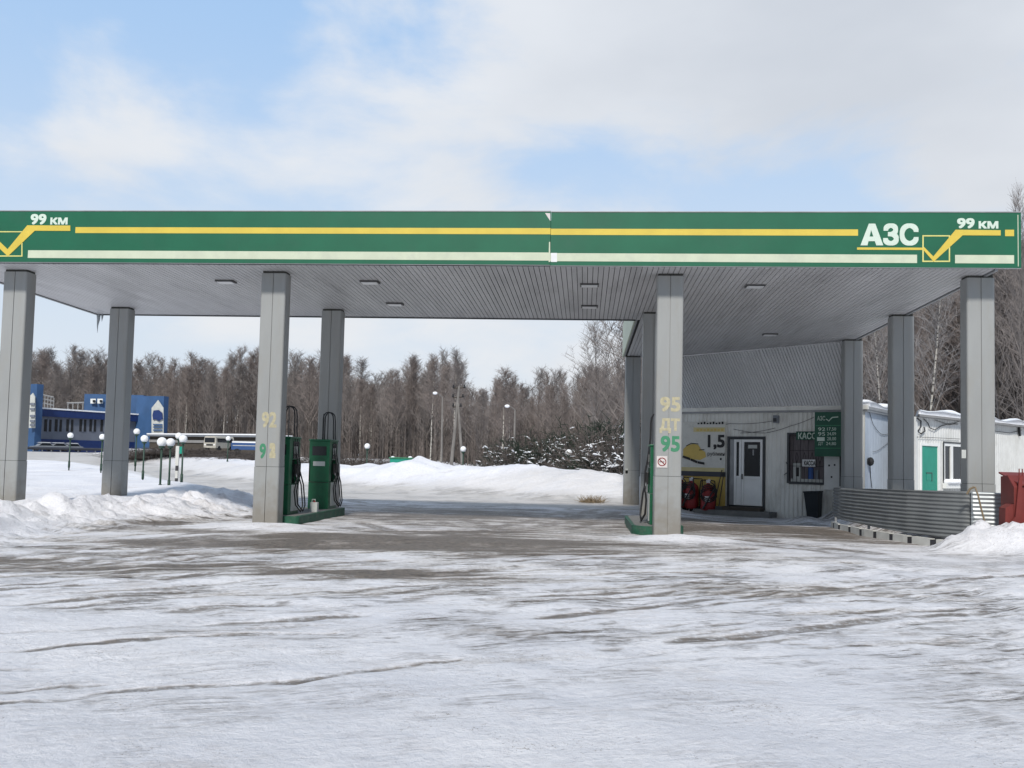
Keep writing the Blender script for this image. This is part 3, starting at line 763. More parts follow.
def corrug(mb, P0, dirv_, nrm, length, z0, z1, m_, pitch=.15, depth=.022, holes=()):
    """vertical trapezoid corrugation along dirv_; holes: (t0,t1,z0,z1)"""
    cuts = set([0, length])
    t = 0
    while t < length:
        for q in (0, .35, .5, .85): 
            if t+q*pitch < length: cuts.add(round(t+q*pitch, 4))
        t += pitch
    for h in holes: cuts.add(h[0]); cuts.add(h[1])
    cuts = sorted(cuts)
    def off(t):
        q = (t/pitch) % 1
        return 0 if q < .35 else ((q-.35)/.15*depth if q < .5 else (depth if q < .85 else (1-(q-.85)/.15)*depth))
    for a, b_ in zip(cuts[:-1], cuts[1:]):
        zs = [(z0, z1)]; mid = (a+b_)/2
        for h in holes:
            if h[0] <= mid <= h[1]:
                zs = [s_ for (c, d) in zs for s_ in ((c, min(d, h[2])), (max(c, h[3]), d)) if s_[1]-s_[0] > .001]
        for c, d in zs:
            pa = P0+dirv_*a+nrm*off(a+1e-6); pb = P0+dirv_*b_+nrm*off(b_-1e-6)
            mb.add([pa+Vector((0,0,c)), pb+Vector((0,0,c)), pb+Vector((0,0,d)), pa+Vector((0,0,d))], [(0,1,2,3)], m_)
dt0, dt1 = tpx(763.5), tpx(729.5)        # door opening (right, left)
dz0, dz1 = zpx(746, 506), zpx(746, 438.5)
wt0, wt1 = tpx(824), tpx(789.5)
wz0, wz1 = zpx(806, 482), zpx(806, 434.5)
mb = MB()
corrug(mb, Vector((0,0,0)), UL, UN, KL, KB, KH-.2, M['kioskwhite'], holes=[(dt0,dt1,KB-1,dz1),(wt0,wt1,wz0,wz1)])
mb.build('front_wall', kio)
# core walls (left end, back, inner backing)
UR = -UN
KD = 5.0
mb = MB()
for a, b_ in ((kw(KL,0,0), kw(KL,-KD,0)), (kw(KL,-KD,0), kw(0,-KD,0))):
    mb.add([a+Vector((0,0,KB)), b_+Vector((0,0,KB)), b_+Vector((0,0,KH-.2)), a+Vector((0,0,KH-.2))], [(0,1,2,3)], M['kioskwhite'])
mb.build('wall', kio)
mb = MB()
corrug(mb, Vector((.0,0,0)), UR, Vector((math.cos(PH),-math.sin(PH),0)), KD, KB, KH-.12, M['kioskshade'], pitch=.32, depth=.008)
mb.build('side_wall', kio)['label'] = 'smooth side wall with blue shade in its colour'
mb = MB()
kbox(mb, -.10, KL+.1, .10, -KD-.1, KH-.2, KH-.13, M['trimgrey']); kbox(mb, -.12, KL+.1, .14, .0, KH-.13, KH, M['kioskwhite'])
kbox(mb, -.12, KL+.1, -.02, -KD-.1, KH-.13, KH-.03, M['trimgrey'])
rf = mb.build('roof', kio)
# snow on the roof behind the canopy
def snow_slab(P0, ux, lx, uy, ly, z, th, name, parent, seed=0, over=.05, n=26, m2=8):
    mb = MB(); vs = []
    for i in range(n+1):
        for j in range(m2+1):
            u, v = i/n, j/m2
            e = min(1, min(u, 1-u)*10, min(v, 1-v)*5+.0)
            h = th*(.6+.4*math.sqrt(max(0, e)))*(1+.75*mnoise.noise(Vector((u*lx*.8+seed, v*ly*.5, seed)))) 
            jit = .05*mnoise.noise(Vector((u*lx*2+seed*3, v*3, 5)))
            p = P0+ux*(u*(lx+2*over)-over)+uy*(v*(ly+2*over)-over+jit)
            vs.append(Vector((p.x, p.y, z+max(.03, h))))
    top = len(vs)
    ring = [i*(m2+1) for i in range(n+1)]+[n*(m2+1)+j for j in range(1, m2+1)]+[i*(m2+1)+m2 for i in range(n-1, -1, -1)]+[j for j in range(m2-1, 0, -1)]
    fs = [(i*(m2+1)+j, (i+1)*(m2+1)+j, (i+1)*(m2+1)+j+1, i*(m2+1)+j+1) for i in range(n) for j in range(m2)]
    for k in ring: vs.append(Vector((vs[k].x, vs[k].y, z)))
    nr = len(ring)
    fs += [(ring[k], ring[(k+1) % nr], top+(k+1) % nr, top+k) for k in range(nr)]
    mb.add(vs, fs, M['snow']); return mb.build(name, parent, smooth=True)
snow_slab(Vector((0,0,0))+UR*.35, UR, KD-.4, UL, 1.6, KH-.028, .24, 'roof_snow', rf, 3)
# door
mb = MB()
kbox(mb, dt0-.07, dt0, .05, -.08, dz0-.12, dz1+.07, M['frame_dark']); kbox(mb, dt1, dt1+.07, .05, -.08, dz0-.12, dz1+.07, M['frame_dark'])
kbox(mb, dt0, dt1, .05, -.08, dz1, dz1+.07, M['frame_dark'])
kbox(mb, dt0+.001, dt1-.001, -.085, -.12, KB, dz1, M['frame_dark'])
mb.build('door_surround', kio)
door = MB(); DW = dt1-dt0; mid = dt0+DW*.64
for a, b_ in ((dt0+.03, mid-.006), (mid+.006, dt1-.03-.14)):
    h0, h1 = dz0+.02, dz1-.03; r = .085; gl = h0+(h1-h0)*.42
    kbox(door, a, a+r, .02, -.05, h0, h1, M['pvc']); kbox(door, b_-r, b_, .02, -.05, h0, h1, M['pvc'])
    for z0, z1 in ((h0, h0+.09), (gl-.05, gl+.05), (h1-.09, h1)): kbox(door, a+r, b_-r, .02, -.05, z0, z1, M['pvc'])
    kbox(door, a+r, b_-r, .0, -.03, h0+.09, gl-.05, M['pvc'])
kbox(door, dt1-.165, dt1-.002, .01, -.05, dz0+.02, dz1-.03, M['trimgrey'])
dro = door.build('door', kio, bevel=.006)
for a, b_ in ((dt0+.03, mid-.006), (mid+.006, dt1-.17)):
    mb = MB(); h0, h1 = dz0+.02, dz1-.03; gl = h0+(h1-h0)*.42
    kbox(mb, a+.085, b_-.085, -.01, -.02, gl+.05, h1-.09, M['glass']); mb.build('pane', dro)
mb = MB(); kbox(mb, mid-.06, mid-.03, .07, .03, dz0+.92, dz0+1.10, M['frame_dark']); kbox(mb, mid-.055, mid-.035, .045, .02, dz0+.95, dz0+.98, M['frame_dark']); mb.build('handle', dro)
mb = MB(); c_ = (dt0+mid)/2; kbox(mb, c_-.16, c_+.16, .0, -.006, dz1-.34, dz1-.22, M['pumpwhite']); kbox(mb, c_-.05, c_+.0, .0, -.006, dz1-.58, dz1-.38, M['trimgrey']); mb.build('notice', dro)
# step
mb = MB(); kbox(mb, dt0-.5, dt1+1.0, .75, .05, KB-.1, dz0-.15, M['concrete']); kbox(mb, dt0-.05, dt1+.1, .4, .03, dz0-.15, dz0-.03, M['wood'])
mb.build('step', kio)
# cashier window
mb = MB()
for a, b_, z0, z1 in ((wt0-.06,wt0,wz0-.06,wz1+.06),(wt1,wt1+.07,wz0-.06,wz1+.06),(wt0,wt1,wz0-.08,wz0),(wt0,wt1,wz1,wz1+.06)):
    kbox(mb, a, b_, .06, -.08, z0, z1, M['frame_dark'])
wn = mb.build('cashier_window', kio)
mb = MB(); kbox(mb, wt0, wt1, -.06, -.07, wz0, wz1, M['curtain']); mb.build('curtain', wn)
mb = MB(); kbox(mb, wt0, wt1, -.02, -.026, wz0, wz1, M['darkpanel'])
mb = MB()
n_ = 9
for i in range(1, n_):
    t = wt0+(wt1-wt0)*i/n_
    mb.tube([kw(t,.03,wz0), kw(t,.03,wz0+(wz1-wz0)*(.45 if i % 2 else .95))], .008, M['black'], 5)
    if i % 2: 
        for s_ in (-1, 1): mb.tube([kw(t,.03,wz0+(wz1-wz0)*.38), kw(t+s_*.05,.03,wz0+(wz1-wz0)*.5), kw(t,.03,wz0+(wz1-wz0)*.62)], .007, M['black'], 5)
for f_ in (.33, .66, .97): mb.tube([kw(wt0,.03,wz0+(wz1-wz0)*f_), kw(wt1,.03,wz0+(wz1-wz0)*f_)], .008, M['black'], 5)
mb.build('window_bars', wn)
mb = MB(); kbox(mb, wt0+.05, wt1-.05, .0, -.05, wz0+.0, wz0+.10, M['pumpwhite'])
kbox(mb, tpx(801), tpx(793), -.0, -.05, wz0+.1, wz0+.62, M['pumpwhite']); kbox(mb, tpx(799), tpx(796), .004, -.0, wz0+.18, wz0+.48, M['print'])
kbox(mb, tpx(813), tpx(808), .0, -.05, wz0+.10, wz0+.48, M['bluepack']); kbox(mb, tpx(818), tpx(815), .0, -.05, wz0+.10, wz0+.40, M['cargrey'])
mb.build('goods', wn)
def ktext(name, s, x0, x1, y0, y1, m_, parent, out, bold=.02, depth=.006, org=None):
    ta, tb = tpx(x0, out), tpx(x1, out); za, zb = zpx((x0+x1)/2, y1, out), zpx((x0+x1)/2, y0, out)
    o_ = kw(ta, out, za)
    if org is not None: o_ = o_-org
    return text(name, s, m_, parent, frame(o_, -UL, (0,0,1)), ta-tb, zb-za, bold, depth)
mb = MB(); kbox(mb, tpx(816), tpx(803), .075, .062, zpx(809,466.5), zpx(809,459.5), M['lampcover']); sg = mb.build('cashier_plate', wn)
ktext('lettering', 'КАССА', 804,815.3,460.6,465.6, M['print'], sg, .077, .03)
# big green КАССА board above the window
mb = MB(); kbox(mb, tpx(822), tpx(797), .10, .065, zpx(809,440), zpx(809,431.5), M['greenboard']); sg = mb.build('cashier_sign', kio)
ktext('lettering', 'КАССА', 798,821,432.5,439.2, M['white_letter'], sg, .102, .02)
# grey box panel under the price board
mb = MB(); a, b_ = tpx(840.5), tpx(825)
kbox(mb, a, b_, .09, .025, zpx(832,490), zpx(832,456), M['annex']); kbox(mb, a-.035, a, .11, .02, zpx(832,486), zpx(832,456), M['print'])
for x, y in ((830,465.5),(835.5,465),(832.5,477)):
    kbox(mb, tpx(x+.8), tpx(x-.8), .10, .088, zpx(x,y)-.03, zpx(x,y)+.03, M['print'])
mb.build('service_panel', kio)
# lamp above the door, wires
mb = MB(); t = tpx(777); z = zpx(777, 419)
kbox(mb, t-.08, t+.08, .2, .02, z-.14, z+.12, M['cargrey']); kbox(mb, t-.05, t+.07, .23, .2, z-.10, z+.02, M['frame_dark']); mb.build('floodlight', kio, bevel=.01)
mb = MB()
def wire(mb, pts, r=.008, m_=None):
    P = []
    for i in range(len(pts)-1):
        for k in range(6):
            q = k/6; P.append(pts[i].lerp(pts[i+1], q)+Vector((0,0,-.06*4*q*(1-q)*(pts[i+1]-pts[i]).length*.5)))
    P.append(pts[-1]); mb.tube(P, r, m_ or M['black'], 5)
kp = lambda x, y, out=.05: kw(tpx(x,out), out, zpx(x,y,out))
wire(mb, [kp(700,426),kp(730,423.5),kp(772,421)]); wire(mb, [kp(733,429),kp(765,433),kp(790,426),kp(814,417)])
wire(mb, [kp(740,433),kp(775,428)]); wire(mb, [kp(786,462), kp(790,470), kp(784,475)], .012)
mb.build('wiring', kio)
mb = MB(); p0 = UR*1.0+Vector((.02,-.01,0)); e_ = Vector((math.cos(PH),-math.sin(PH),0))*.03
def sp_(x, y):          # point on the kiosk's side wall at photo position
    d = ray(x, y); k = d.x/d.y; s_ = (k*KC.y-KC.x)/(UR.x-k*UR.y); P = KC+UR*s_; z = at(x, y, P.y).z
    return UR*s_+e_+Vector((0,0,z))
wire(mb, [sp_(868,410),sp_(872,424),sp_(880,434),sp_(889,433)]); wire(mb, [sp_(889,440),sp_(882,447),sp_(872,452)], .006)
wire(mb, [sp_(869,462),sp_(869.5,475),sp_(871,488)], .012)
mb.sphere(sp_(867.5,461.5)+e_*2, .12, M['black'], 10, (1,1,1.2)); mb.build('wiring', kio)

# poster (advert board on the left of the door): generic vehicle picture and price
po = empty('advert_board', KC); tag(po, 'large white and yellow advert board reading 1,5 left of the kiosk door', 'advert board')
pa, pb = tpx(726), tpx(681); z_top, z_mid, z_bot = zpx(704,422), zpx(704,472), zpx(704,507)
mb = MB(); kbox(mb, pa, pb+.3, .075, .027, z_mid, z_top, M['poster']); bd = mb.build('board', po)
mb = MB(); kbox(mb, pa, pb+.3, .078, .027, z_bot, z_mid-.14, M['postery']); mb.build('lower_panel', po)
mb = MB(); kbox(mb, pa, pb+.3, .11, .02, z_mid-.15, z_mid+.02, M['cardark'])
mb.build('rail', po)
mb = MB(); kbox(mb, tpx(708)+.0, tpx(694), .080, .0755, zpx(704,432), zpx(704,427.5), M['posterpale']); kbox(mb, pa+.02, tpx(708), .080, .0755, zpx(704,432), zpx(704,427.5), M['posterpale'])
kbox(mb, pa+.02, pb+.28, .080, .0755, z_mid+.02, z_mid+.16, M['posterpale'])
# a rounded yellow vehicle outline with black underside
def pp(x, y, o_=.080): return kw(tpx(x,o_), o_, zpx(x,y,o_))
cpts = [(683,449),(687,445.5),(693,443.8),(698,445),(701,449.5),(705,452),(706,457),(700,460),(690,459),(683,456)]
n_ = len(cpts); vs = [pp(x,y,.0757) for x, y in cpts]+[pp(x,y,.084) for x, y in cpts]
mb.add(vs, [tuple(range(n_)), tuple(range(2*n_-1, n_-1, -1))]+[(i,(i+1) % n_,n_+(i+1) % n_,n_+i) for i in range(n_)], M['postery'])
for a, b_ in (((683,456.5),(690,459)),((691,459.5),(697,462)),((698,462.3),(704,463.5))):
    mb.tube([pp(*a,.088),pp(*b_,.088)], .045, M['print'], 6)
mb.build('picture', bd); mb = MB(); mb.tube([pp(686,446,.088),pp(691,443.4,.088),pp(698,444,.088)], .015, M['print'], 5)
mb.build('picture', bd); mb = MB(); mb.tube([pp(699,450,.088),pp(704,449.5,.088)], .015, M['print'], 5)
mb.build('picture', bd)
ktext('lettering', '1,5', 707.5,724.5,434.8,449.5, M['print'], bd, .081, .03)
ktext('lettering', 'руб/мин', 707.5,724.5,451.8,456.8, M['print'], bd, .081, .01)
mb = MB()
for i in range(9): kbox(mb, tpx(724-3*i), tpx(722-3*i), .082, .0805, zpx(710,424.3), zpx(710,424.3)+.09-.02*(i % 3), M['print'])
for i in range(8): kbox(mb, tpx(724-3.5*i), tpx(721.5-3.5*i), .083, .0805, zpx(710,431), zpx(710,431)+.08-.02*(i % 2), M['postery'])
kbox(mb, tpx(722.5), tpx(720.8), .082, .0757, zpx(721,460.2), zpx(721,458), M['print'])
mb.build('small_print', bd)

# price board, mounted to the canopy column in front of the kiosk
pb_ = empty('price_board', KC); tag(pb_, 'dark green fuel price board hanging over the cashier window', 'price board')
o0 = .55; a, b_ = tpx(841.5, o0), tpx(814.5, o0); z0, z1 = zpx(828,456.5,o0), zpx(828,412,o0)
mb = MB(); kbox(mb, a, b_, o0, o0-.12, z0, z1, M['greenboard']); bd = mb.build('board', pb_)
kz = lambda y: zpx(828, y, o0)
mb = MB()
for y in (425.5, 448.2): kbox(mb, a+.03, b_-.03, o0+.004, o0-.0005, kz(y)-.012, kz(y)+.012, M['paintg'])
mb.build('rule', bd); mb = MB()
def kk(x, y): return kw(tpx(x,o0+.006), o0+.006, kz(y))
mb.build('rule', bd) if False else None; mb.tube([kk(826,419),kk(828.5,421),kk(832,417.5),kk(838,417)], .018, M['white_letter'], 4)
mb.build('swoosh', bd); mb = MB(); kbox(mb, tpx(824.5,o0), tpx(817,o0), o0+.006, o0-.0005, kz(441), kz(437.2), M['white_letter'])
mb.build('stripes', bd)
ktext('lettering', 'АЗС', 817,825,416,420.5, M['white_letter'], bd, o0+.002, .01)
for s_, x0, x1, y0, y1 in (('92',818,825,427.5,431),('17,50',827,836,427.5,431),('95',818,825,432.2,435.8),('24,09',827,836,432.2,435.8),('28,00',827,836,437,440.8),('ДТ',818,823,442,445.6),('24,80',826,836,442,445.6)):
    ktext('lettering', s_, x0, x1, y0, y1, M['white_letter'], bd, o0+.002, .01)
mb = MB(); 
for t in (a+.15, b_-.15): mb = MB(); kbox(mb, t-.02, t+.02, o0-.12, .0, z1-.12, z1-.06, M['trimgrey']); mb.build('bracket', pb_)

# black bin
bt = tpx(815, .35); bp_ = KC+kw(bt, .38, 0)
bn = empty('waste_bin', (bp_.x, bp_.y, gz(bp_.x, bp_.y)-.06)); tag(bn, 'tall dark plastic bin against the kiosk under the cashier window', 'bin')
mb = MB()
def frust(mb, w0, d0, w1, d1, z0, z1, m_, M4):
    vs = [Vector((sx*w0, sy2*d0, z0)) for sx, sy2 in ((-1,-1),(1,-1),(1,1),(-1,1))]+[Vector((sx*w1, sy2*d1, z1)) for sx, sy2 in ((-1,-1),(1,-1),(1,1),(-1,1))]
    mb.add([M4 @ v for v in vs], [(0,3,2,1),(4,5,6,7),(0,1,5,4),(1,2,6,5),(2,3,7,6),(3,0,4,7)], m_)
RM = Matrix.Rotation(-PH, 4, 'Z') @ Matrix.Rotation(R(-3), 4, 'Y')
frust(mb, .17, .18, .235, .24, 0, .92, M['bin'], RM); mb.build('body', bn, bevel=.015)
mb = MB(); frust(mb, .255, .26, .25, .25, .92, .97, M['bin'], RM); mb.build('rim', bn, bevel=.01)

# wheeled fire extinguishers beside the step
def extinguisher():
    r0 = empty('wheeled_extinguisher')
    mb = MB(); mb.lathe([(0,.10),(.12,.11),(.165,.17),(.17,.30),(.17,.78),(.15,.88),(.09,.97),(.045,1.0),(.04,1.05),(0,1.05)], (0,0,0), M['red'], 18); mb.build('cylinder', r0, smooth=True)
    mb = MB(); mb.box((-.05,-.03,1.05),(.05,.03,1.15), M['silver']); mb.tube([(-.11,0,1.16),(.12,0,1.13)], .014, M['black'], 6); mb.lathe([(.03,1.05),(.03,1.18),(0,1.18)], (0.02,0,0), M['silver'], 8); mb.build('valve', r0)
    mb = MB()
    for s_ in (-1, 1): mb.tube([(s_*.17,.16,.12),(s_*.19,.17,.7),(s_*.16,.22,1.12)], .014, M['black'], 6)
    mb.tube([(-.16,.22,1.12),(.16,.22,1.12)], .016, M['black'], 6); mb.tube([(-.22,.12,.13),(.22,.12,.13)], .014, M['black'], 6)
    mb.build('trolley_frame', r0)
    for s_ in (-1, 1):
        mb = MB(); mb.tube([(s_*.2,.12,.13),(s_*.25,.12,.13)], .13, M['black'], 14); mb.tube([(s_*.196,.12,.13),(s_*.254,.12,.13)], .06, M['silver'], 10); mb.build('wheel', r0)
    mb = MB(); pts = []
    for i in range(40):
        t = i*.55; pts.append((.2*math.cos(t)*.9, -.17-.02*math.sin(t*3), .6+.22*math.sin(t)+.005*i))
    mb.tube([(0.04,-.02,1.1),(.12,-.14,1.0)]+pts, .016, M['black'], 6); mb.build('hose', r0, smooth=True)
    mb = MB(); mb.tube([(-.13,-.2,.2),(-.02,-.22,.5),(.12,-.2,.86)], [.03,.018,.014], M['black'], 7); mb.build('nozzle', r0)
    mb = MB(); mb.box((-.09,-.172,.42),(.03,-.165,.62), M['signwhite']); mb.build('label_plate', r0)
    return r0
ex0 = extinguisher()
for i, (x, lab) in enumerate(((681.5,'red wheeled fire extinguisher left of the pair, half behind the front column'),(692.0,'red wheeled fire extinguisher in the middle of the three below the advert board'),(708.5,'red wheeled fire extinguisher nearest the kiosk door'))):
    o = ex0 if i == 0 else copy_tree(ex0)
    P = KC+kw(tpx(x,.55), .55, 0); o.location = (P.x, P.y, gz(P.x, P.y)-.02); o.rotation_euler = (0,0,-PH+(.3, -.1, .5)[i]); o.scale = (1.5,1.35,1.05)
    tag(o, lab, 'fire extinguisher', 'red fire extinguishers below the advert board')
# leaning broom and sand shovel
for x0, y0, x1, y1, lab, nm in ((719,505,724,473,'dark handled shovel leaning on the wall beside the kiosk door','shovel'),(714,506,722,470,'thin wooden broom leaning beside the red extinguishers','broom')):
    A = KC+kw(tpx(x0,.45), .45, 0); gza = gz(A.x, A.y); A.z = gza; B = KC+kw(tpx(x1,.14), .14, zpx(x1,y1,.14))
    t_ = empty(nm, A); tag(t_, lab, nm)
    mb = MB(); mb.tube([(0,0,.25),tuple(B-A)], .018, M['wood'], 7); mb.build('handle', t_)
    mb = MB()
    if nm == 'broom': mb.tube([(0,0,.32),(-.01,-.02,.0)], [.03,.11], M['rope'], 10)
    else: mb.box((-.12,-.03,0),(.12,.01,.3), M['frame_dark'])
    mb.build('head', t_)

# inclined ribbed soffit between canopy ceiling and kiosk roof
mb = MB()
ca, cb = at_ceiling(685,355.2), at_ceiling(843,341.3)
dl = (ca-cb); ca = ca+dl*.14; cb = cb-dl*.0
ka = KC+kw(KL, .12, KH+.01); kb = KC+kw(tpx(846), .12, KH+.01)
ca.z = ceilz(ca.y)-.004; cb.z = ceilz(cb.y)-.004
n_ = 62
ka2 = KC+kw(tpx(690), .12, KH+.01); kb2 = KC+kw(.02, .12, KH+.01)
for i in range(-9, n_):
    def pt(q, o_): 
        t = ca.lerp(cb, max(q, 0)); b2 = ka2.lerp(kb2, q) if q > 0 else ka2.lerp(ka, -q*n_/9)
        nn = (cb-ca).cross(b2-t).normalized()
        if nn.z > 0: nn = -nn
        return t+nn*o_, b2+nn*o_
    q0, q1, q2, q3 = i/n_, (i+.3)/n_, (i+.5)/n_, (i+.92)/n_
    for (qa, oa), (qb, ob) in (((q0,0),(q1,.0)),((q1,0),(q2,.045)),((q2,.045),(q3,.045)),((q3,.045),((i+1)/n_,0))):
        a0, a1 = pt(qa, oa); c0, c1 = pt(qb, ob); mb.add([a0,c0,c1,a1], [(0,1,2,3)], M['soffit'])
mb.tube([ca+Vector((0,0,-.02)), cb+Vector((0,0,-.02))], .022, M['lampcover'], 6)
mb.build('ribbed_soffit', can)

# ------------------------------------------------------------------ annex building right of the kiosk
AC = Vector((atx(914.5,30.7,2).x, 30.7, 0)); AD = Vector((math.sin(R(45)), math.cos(R(45)), 0)); AN = Vector((AD.y, -AD.x, 0))
ann = empty('annex_building', AC); tag(ann, 'long white corrugated outbuilding with teal door behind the right columns', 'outbuilding')
def spx(x, out=0):
    d = ray(x, 470); k = d.x/d.y; ox, oy = AC.x+AN.x*out, AC.y+AN.y*out
    return (k*oy-ox)/(AD.x-k*AD.y)
def azp(x, y, out=0): P = AC+AD*spx(x, out)+AN*out; return at(x, y, P.y).z
def aw(s_, out, z): return AD*s_+AN*out+Vector((0,0,z))
def abox(mb, s0, s1, o0, o1, z0, z1, m_):
    vs = [aw(s0,o0,z0),aw(s1,o0,z0),aw(s1,o1,z0),aw(s0,o1,z0),aw(s0,o0,z1),aw(s1,o0,z1),aw(s1,o1,z1),aw(s0,o1,z1)]
    mb.add(vs, [(0,1,2,3),(4,7,6,5),(0,4,5,1),(1,5,6,2),(2,6,7,3),(3,7,4,0)], m_)
AL, AH, AB = 14., azp(918,417), .0
BK = Vector((.30,.954,0))*3.2
s0, s1 = spx(920.8), spx(937); t0, t1 = spx(943), spx(963)
hd = azp(929,446); hw0, hw1 = azp(952,483), azp(952,443.5)
mb = MB(); corrug(mb, Vector((0,0,0)), AD, AN, AL, AB, AH, M['annex'], pitch=.19, depth=.018, holes=[(s0,s1,AB-1,hd),(t0,t1,hw0,hw1)])
abox(mb, -.02, .12, .05, -.05, AB, AH, M['annex'])
mb.build('front_wall', ann)
mb = MB()
for a, b_ in ((aw(0,0,0), BK), (BK, aw(AL,0,0)+BK), (aw(AL,0,0)+BK, aw(AL,0,0))):
    mb.add([a+Vector((0,0,AB)), b_+Vector((0,0,AB)), b_+Vector((0,0,AH)), a+Vector((0,0,AH))], [(0,1,2,3)], M['annex'])
mb.build('wall', ann)
mb = MB(); q = [aw(-.1,.22,AH), aw(AL,.22,AH), aw(AL,0,AH)+BK, aw(-.1,0,AH)+BK]; mb.add(q+[v+Vector((0,0,.07)) for v in q], [(0,1,2,3),(4,7,6,5),(0,4,5,1),(1,5,6,2),(2,6,7,3),(3,7,4,0)], M['railing'])
rf = mb.build('roof', ann)
snow_slab(aw(-.1,.2,0), AD, AL, BK.normalized(), 3.2, AH+.072, .22, 'roof_snow', rf, 8, n=60)
mb = MB(); abox(mb, s0, s1, .01, -.04, AB, hd, M['teal']); dr = mb.build('door', ann)
mb = MB(); hx = (s0+s1)/2; zz = azp(929,477)
abox(mb, hx-.22, hx+.15, .02, .0105, zz-.12, zz+.12, M['teal']); abox(mb, hx-.24, hx+.17, .03, .02, zz+.12, zz+.15, M['frame_dark']); abox(mb, hx+.15, hx+.18, .03, .012, zz-.14, zz+.12, M['frame_dark']); mb.build('hatch', dr)
mb = MB(); mb.add([],[],M['annex'])
for a, b_, z0, z1 in ((s0-.09,s0,AB,hd+.09),(s1,s1+.09,AB,hd+.09),(s0,s1,hd,hd+.09)): abox(mb, a, b_, .045, -.04, z0, z1, M['pvc'])
mb.build('door_frame', dr)
mb = MB()
for a, b_, z0, z1 in ((t0,t0+.1,hw0,hw1),(t1-.1,t1,hw0,hw1),(t0+.1,t1-.1,hw0,hw0+.1),(t0+.1,t1-.1,hw1-.1,hw1)): abox(mb, a, b_, .03, -.04, z0, z1, M['pvc'])
mm = t0+(t1-t0)*.40; abox(mb, mm-.09, mm+.09, .03, -.04, hw0+.1, hw1-.1, M['pvc']); abox(mb, t0-.05, t1+.05, .05, .028, hw1, hw1+.05, M['frame_dark']); abox(mb, t0-.06, t0, .05, .0, hw0, hw1, M['frame_dark'])
wo = mb.build('window', ann)
mb = MB(); abox(mb, t0+.1, mm-.09, -.01, -.02, hw0+.1, hw1-.1, M['glass']); abox(mb, mm+.09, t1-.1, -.01, -.02, hw0+.1, hw1-.1, M['glass']); mb.build('pane', wo)
mb = MB(); abox(mb, t0-.1, t1+.1, .16, .03, hw0-.18, hw0, M['pvc']); mb.build('sill', wo)
mb = MB()
for k in range(8): mb.sphere(aw(t0+(t1-t0)*(k+.5)/8, .09, hw0+.04), .17, M['snow'], 8, (1,1,.6))
mb.build('sill_snow', wo, smooth=True)
mb = MB()
ap = lambda x, y, o_=.06: aw(spx(x,o_), o_, azp(x,y,o_))
def loop(pts, r=.016):
    mb.tube([ap(*p) for p in pts], r, M['black'], 5)
loop([(917,418),(921,421),(921,427),(918,431),(921,434),(925,431),(924,427)], .022); loop([(924,419),(928,423),(930,428),(935,430),(941,426),(948,424),(958,424)])
loop([(917,437),(940,438),(960,439)], .008); loop([(935,420),(950,425),(960,421)], .01); loop([(995,431),(1010,433),(1022,430)], .012); loop([(1019,424),(1020,436)], .05)
mb.build('wiring', ann)

# ------------------------------------------------------------------ corrugated fence, kerb, red box
fe = empty('corrugated_fence', (7.5,21,0)); tag(fe, 'grey corrugated sheet fence curving in front of the kiosk side columns', 'fence')
def fence_sheet(path, z0a, z1a, z0b, z1b, m_, name, pitch=.085, dep=.011, nseg=26):
    P = [Vector((p[0],p[1],0)) for p in path]; L_ = [0]
    for a, b_ in zip(P[:-1], P[1:]): L_.append(L_[-1]+(b_-a).length)
    def pos(s_):
        s_ = min(max(s_, 0), L_[-1])
        for i in range(len(P)-1):
            if s_ <= L_[i+1]+1e-9: return P[i].lerp(P[i+1], (s_-L_[i])/(L_[i+1]-L_[i]))
    nz = 80; vs = []
    for i in range(nseg+1):
        s_ = L_[-1]*i/nseg; p = pos(s_); d = (pos(s_+.2)-pos(s_-.2)).normalized(); n = Vector((d.y,-d.x,0)); q = i/nseg
        if n.y > 0: n = -n
        wob = .012*math.sin(s_*4)+.01*math.sin(s_*9+1)
        for k in range(nz+1):
            h = k/nz; z = (z0a+(z0b-z0a)*q)*(1-h)+(z1a+(z1b-z1a)*q)*h
            vs.append(p+n*(dep*math.sin(z/pitch*2*math.pi)+wob)+Vector((0,0,z))-Vector((7.5,21,0)))
    mb = MB(); mb.add(vs, [(i*(nz+1)+k,(i+1)*(nz+1)+k,(i+1)*(nz+1)+k+1,i*(nz+1)+k+1) for i in range(nseg) for k in range(nz)], m_)
    o = mb.build(name, fe, smooth=True); sm_ = o.modifiers.new('thick','SOLIDIFY'); sm_.thickness = .004
    return o
FP = [(atx(x_, Y_, .6).x, Y_) for x_, Y_ in ((833,25.2),(839,24.2),(866,22.6),(905,21.1),(940,20.3),(971.5,19.75))]
fence_sheet(FP, .30, 1.06, .14, 1.17, M['fence'], 'sheet'); fence_sheet([(FP[-1][0]-.02,19.73),(FP[-1][0]+1.3,19.5)], .1, 1.17, .1, 1.13, M['fence2'], 'sheet')['label'] = 'brighter galvanised end sheet'
mb = MB()
for (x_, y_) in [(a+.05, b_+.05) for a, b_ in FP[::2]+FP[-1:]]+[(FP[-1][0]+1.2,19.6)]:
    mb.box((x_-7.5+.02,y_-21+.02,.0),(x_-7.5+.07,y_-21+.07,1.05), M['trimgrey'])
mb.build('post', fe)
mb = MB(); q = [at(972,488,19.45),at(975,487,19.4),at(978,495,19.36),at(981,508,19.34),at(985,523,19.30)]
mb.tube([v-Vector((7.5,21,0)) for v in q], .018, M['rope'], 6); q = [at(967,494,19.5),at(970,489,19.45),at(974,487,19.4)]; mb.tube([v-Vector((7.5,21,0)) for v in q], .022, M['rope'], 6)
mb.build('rope', fe)
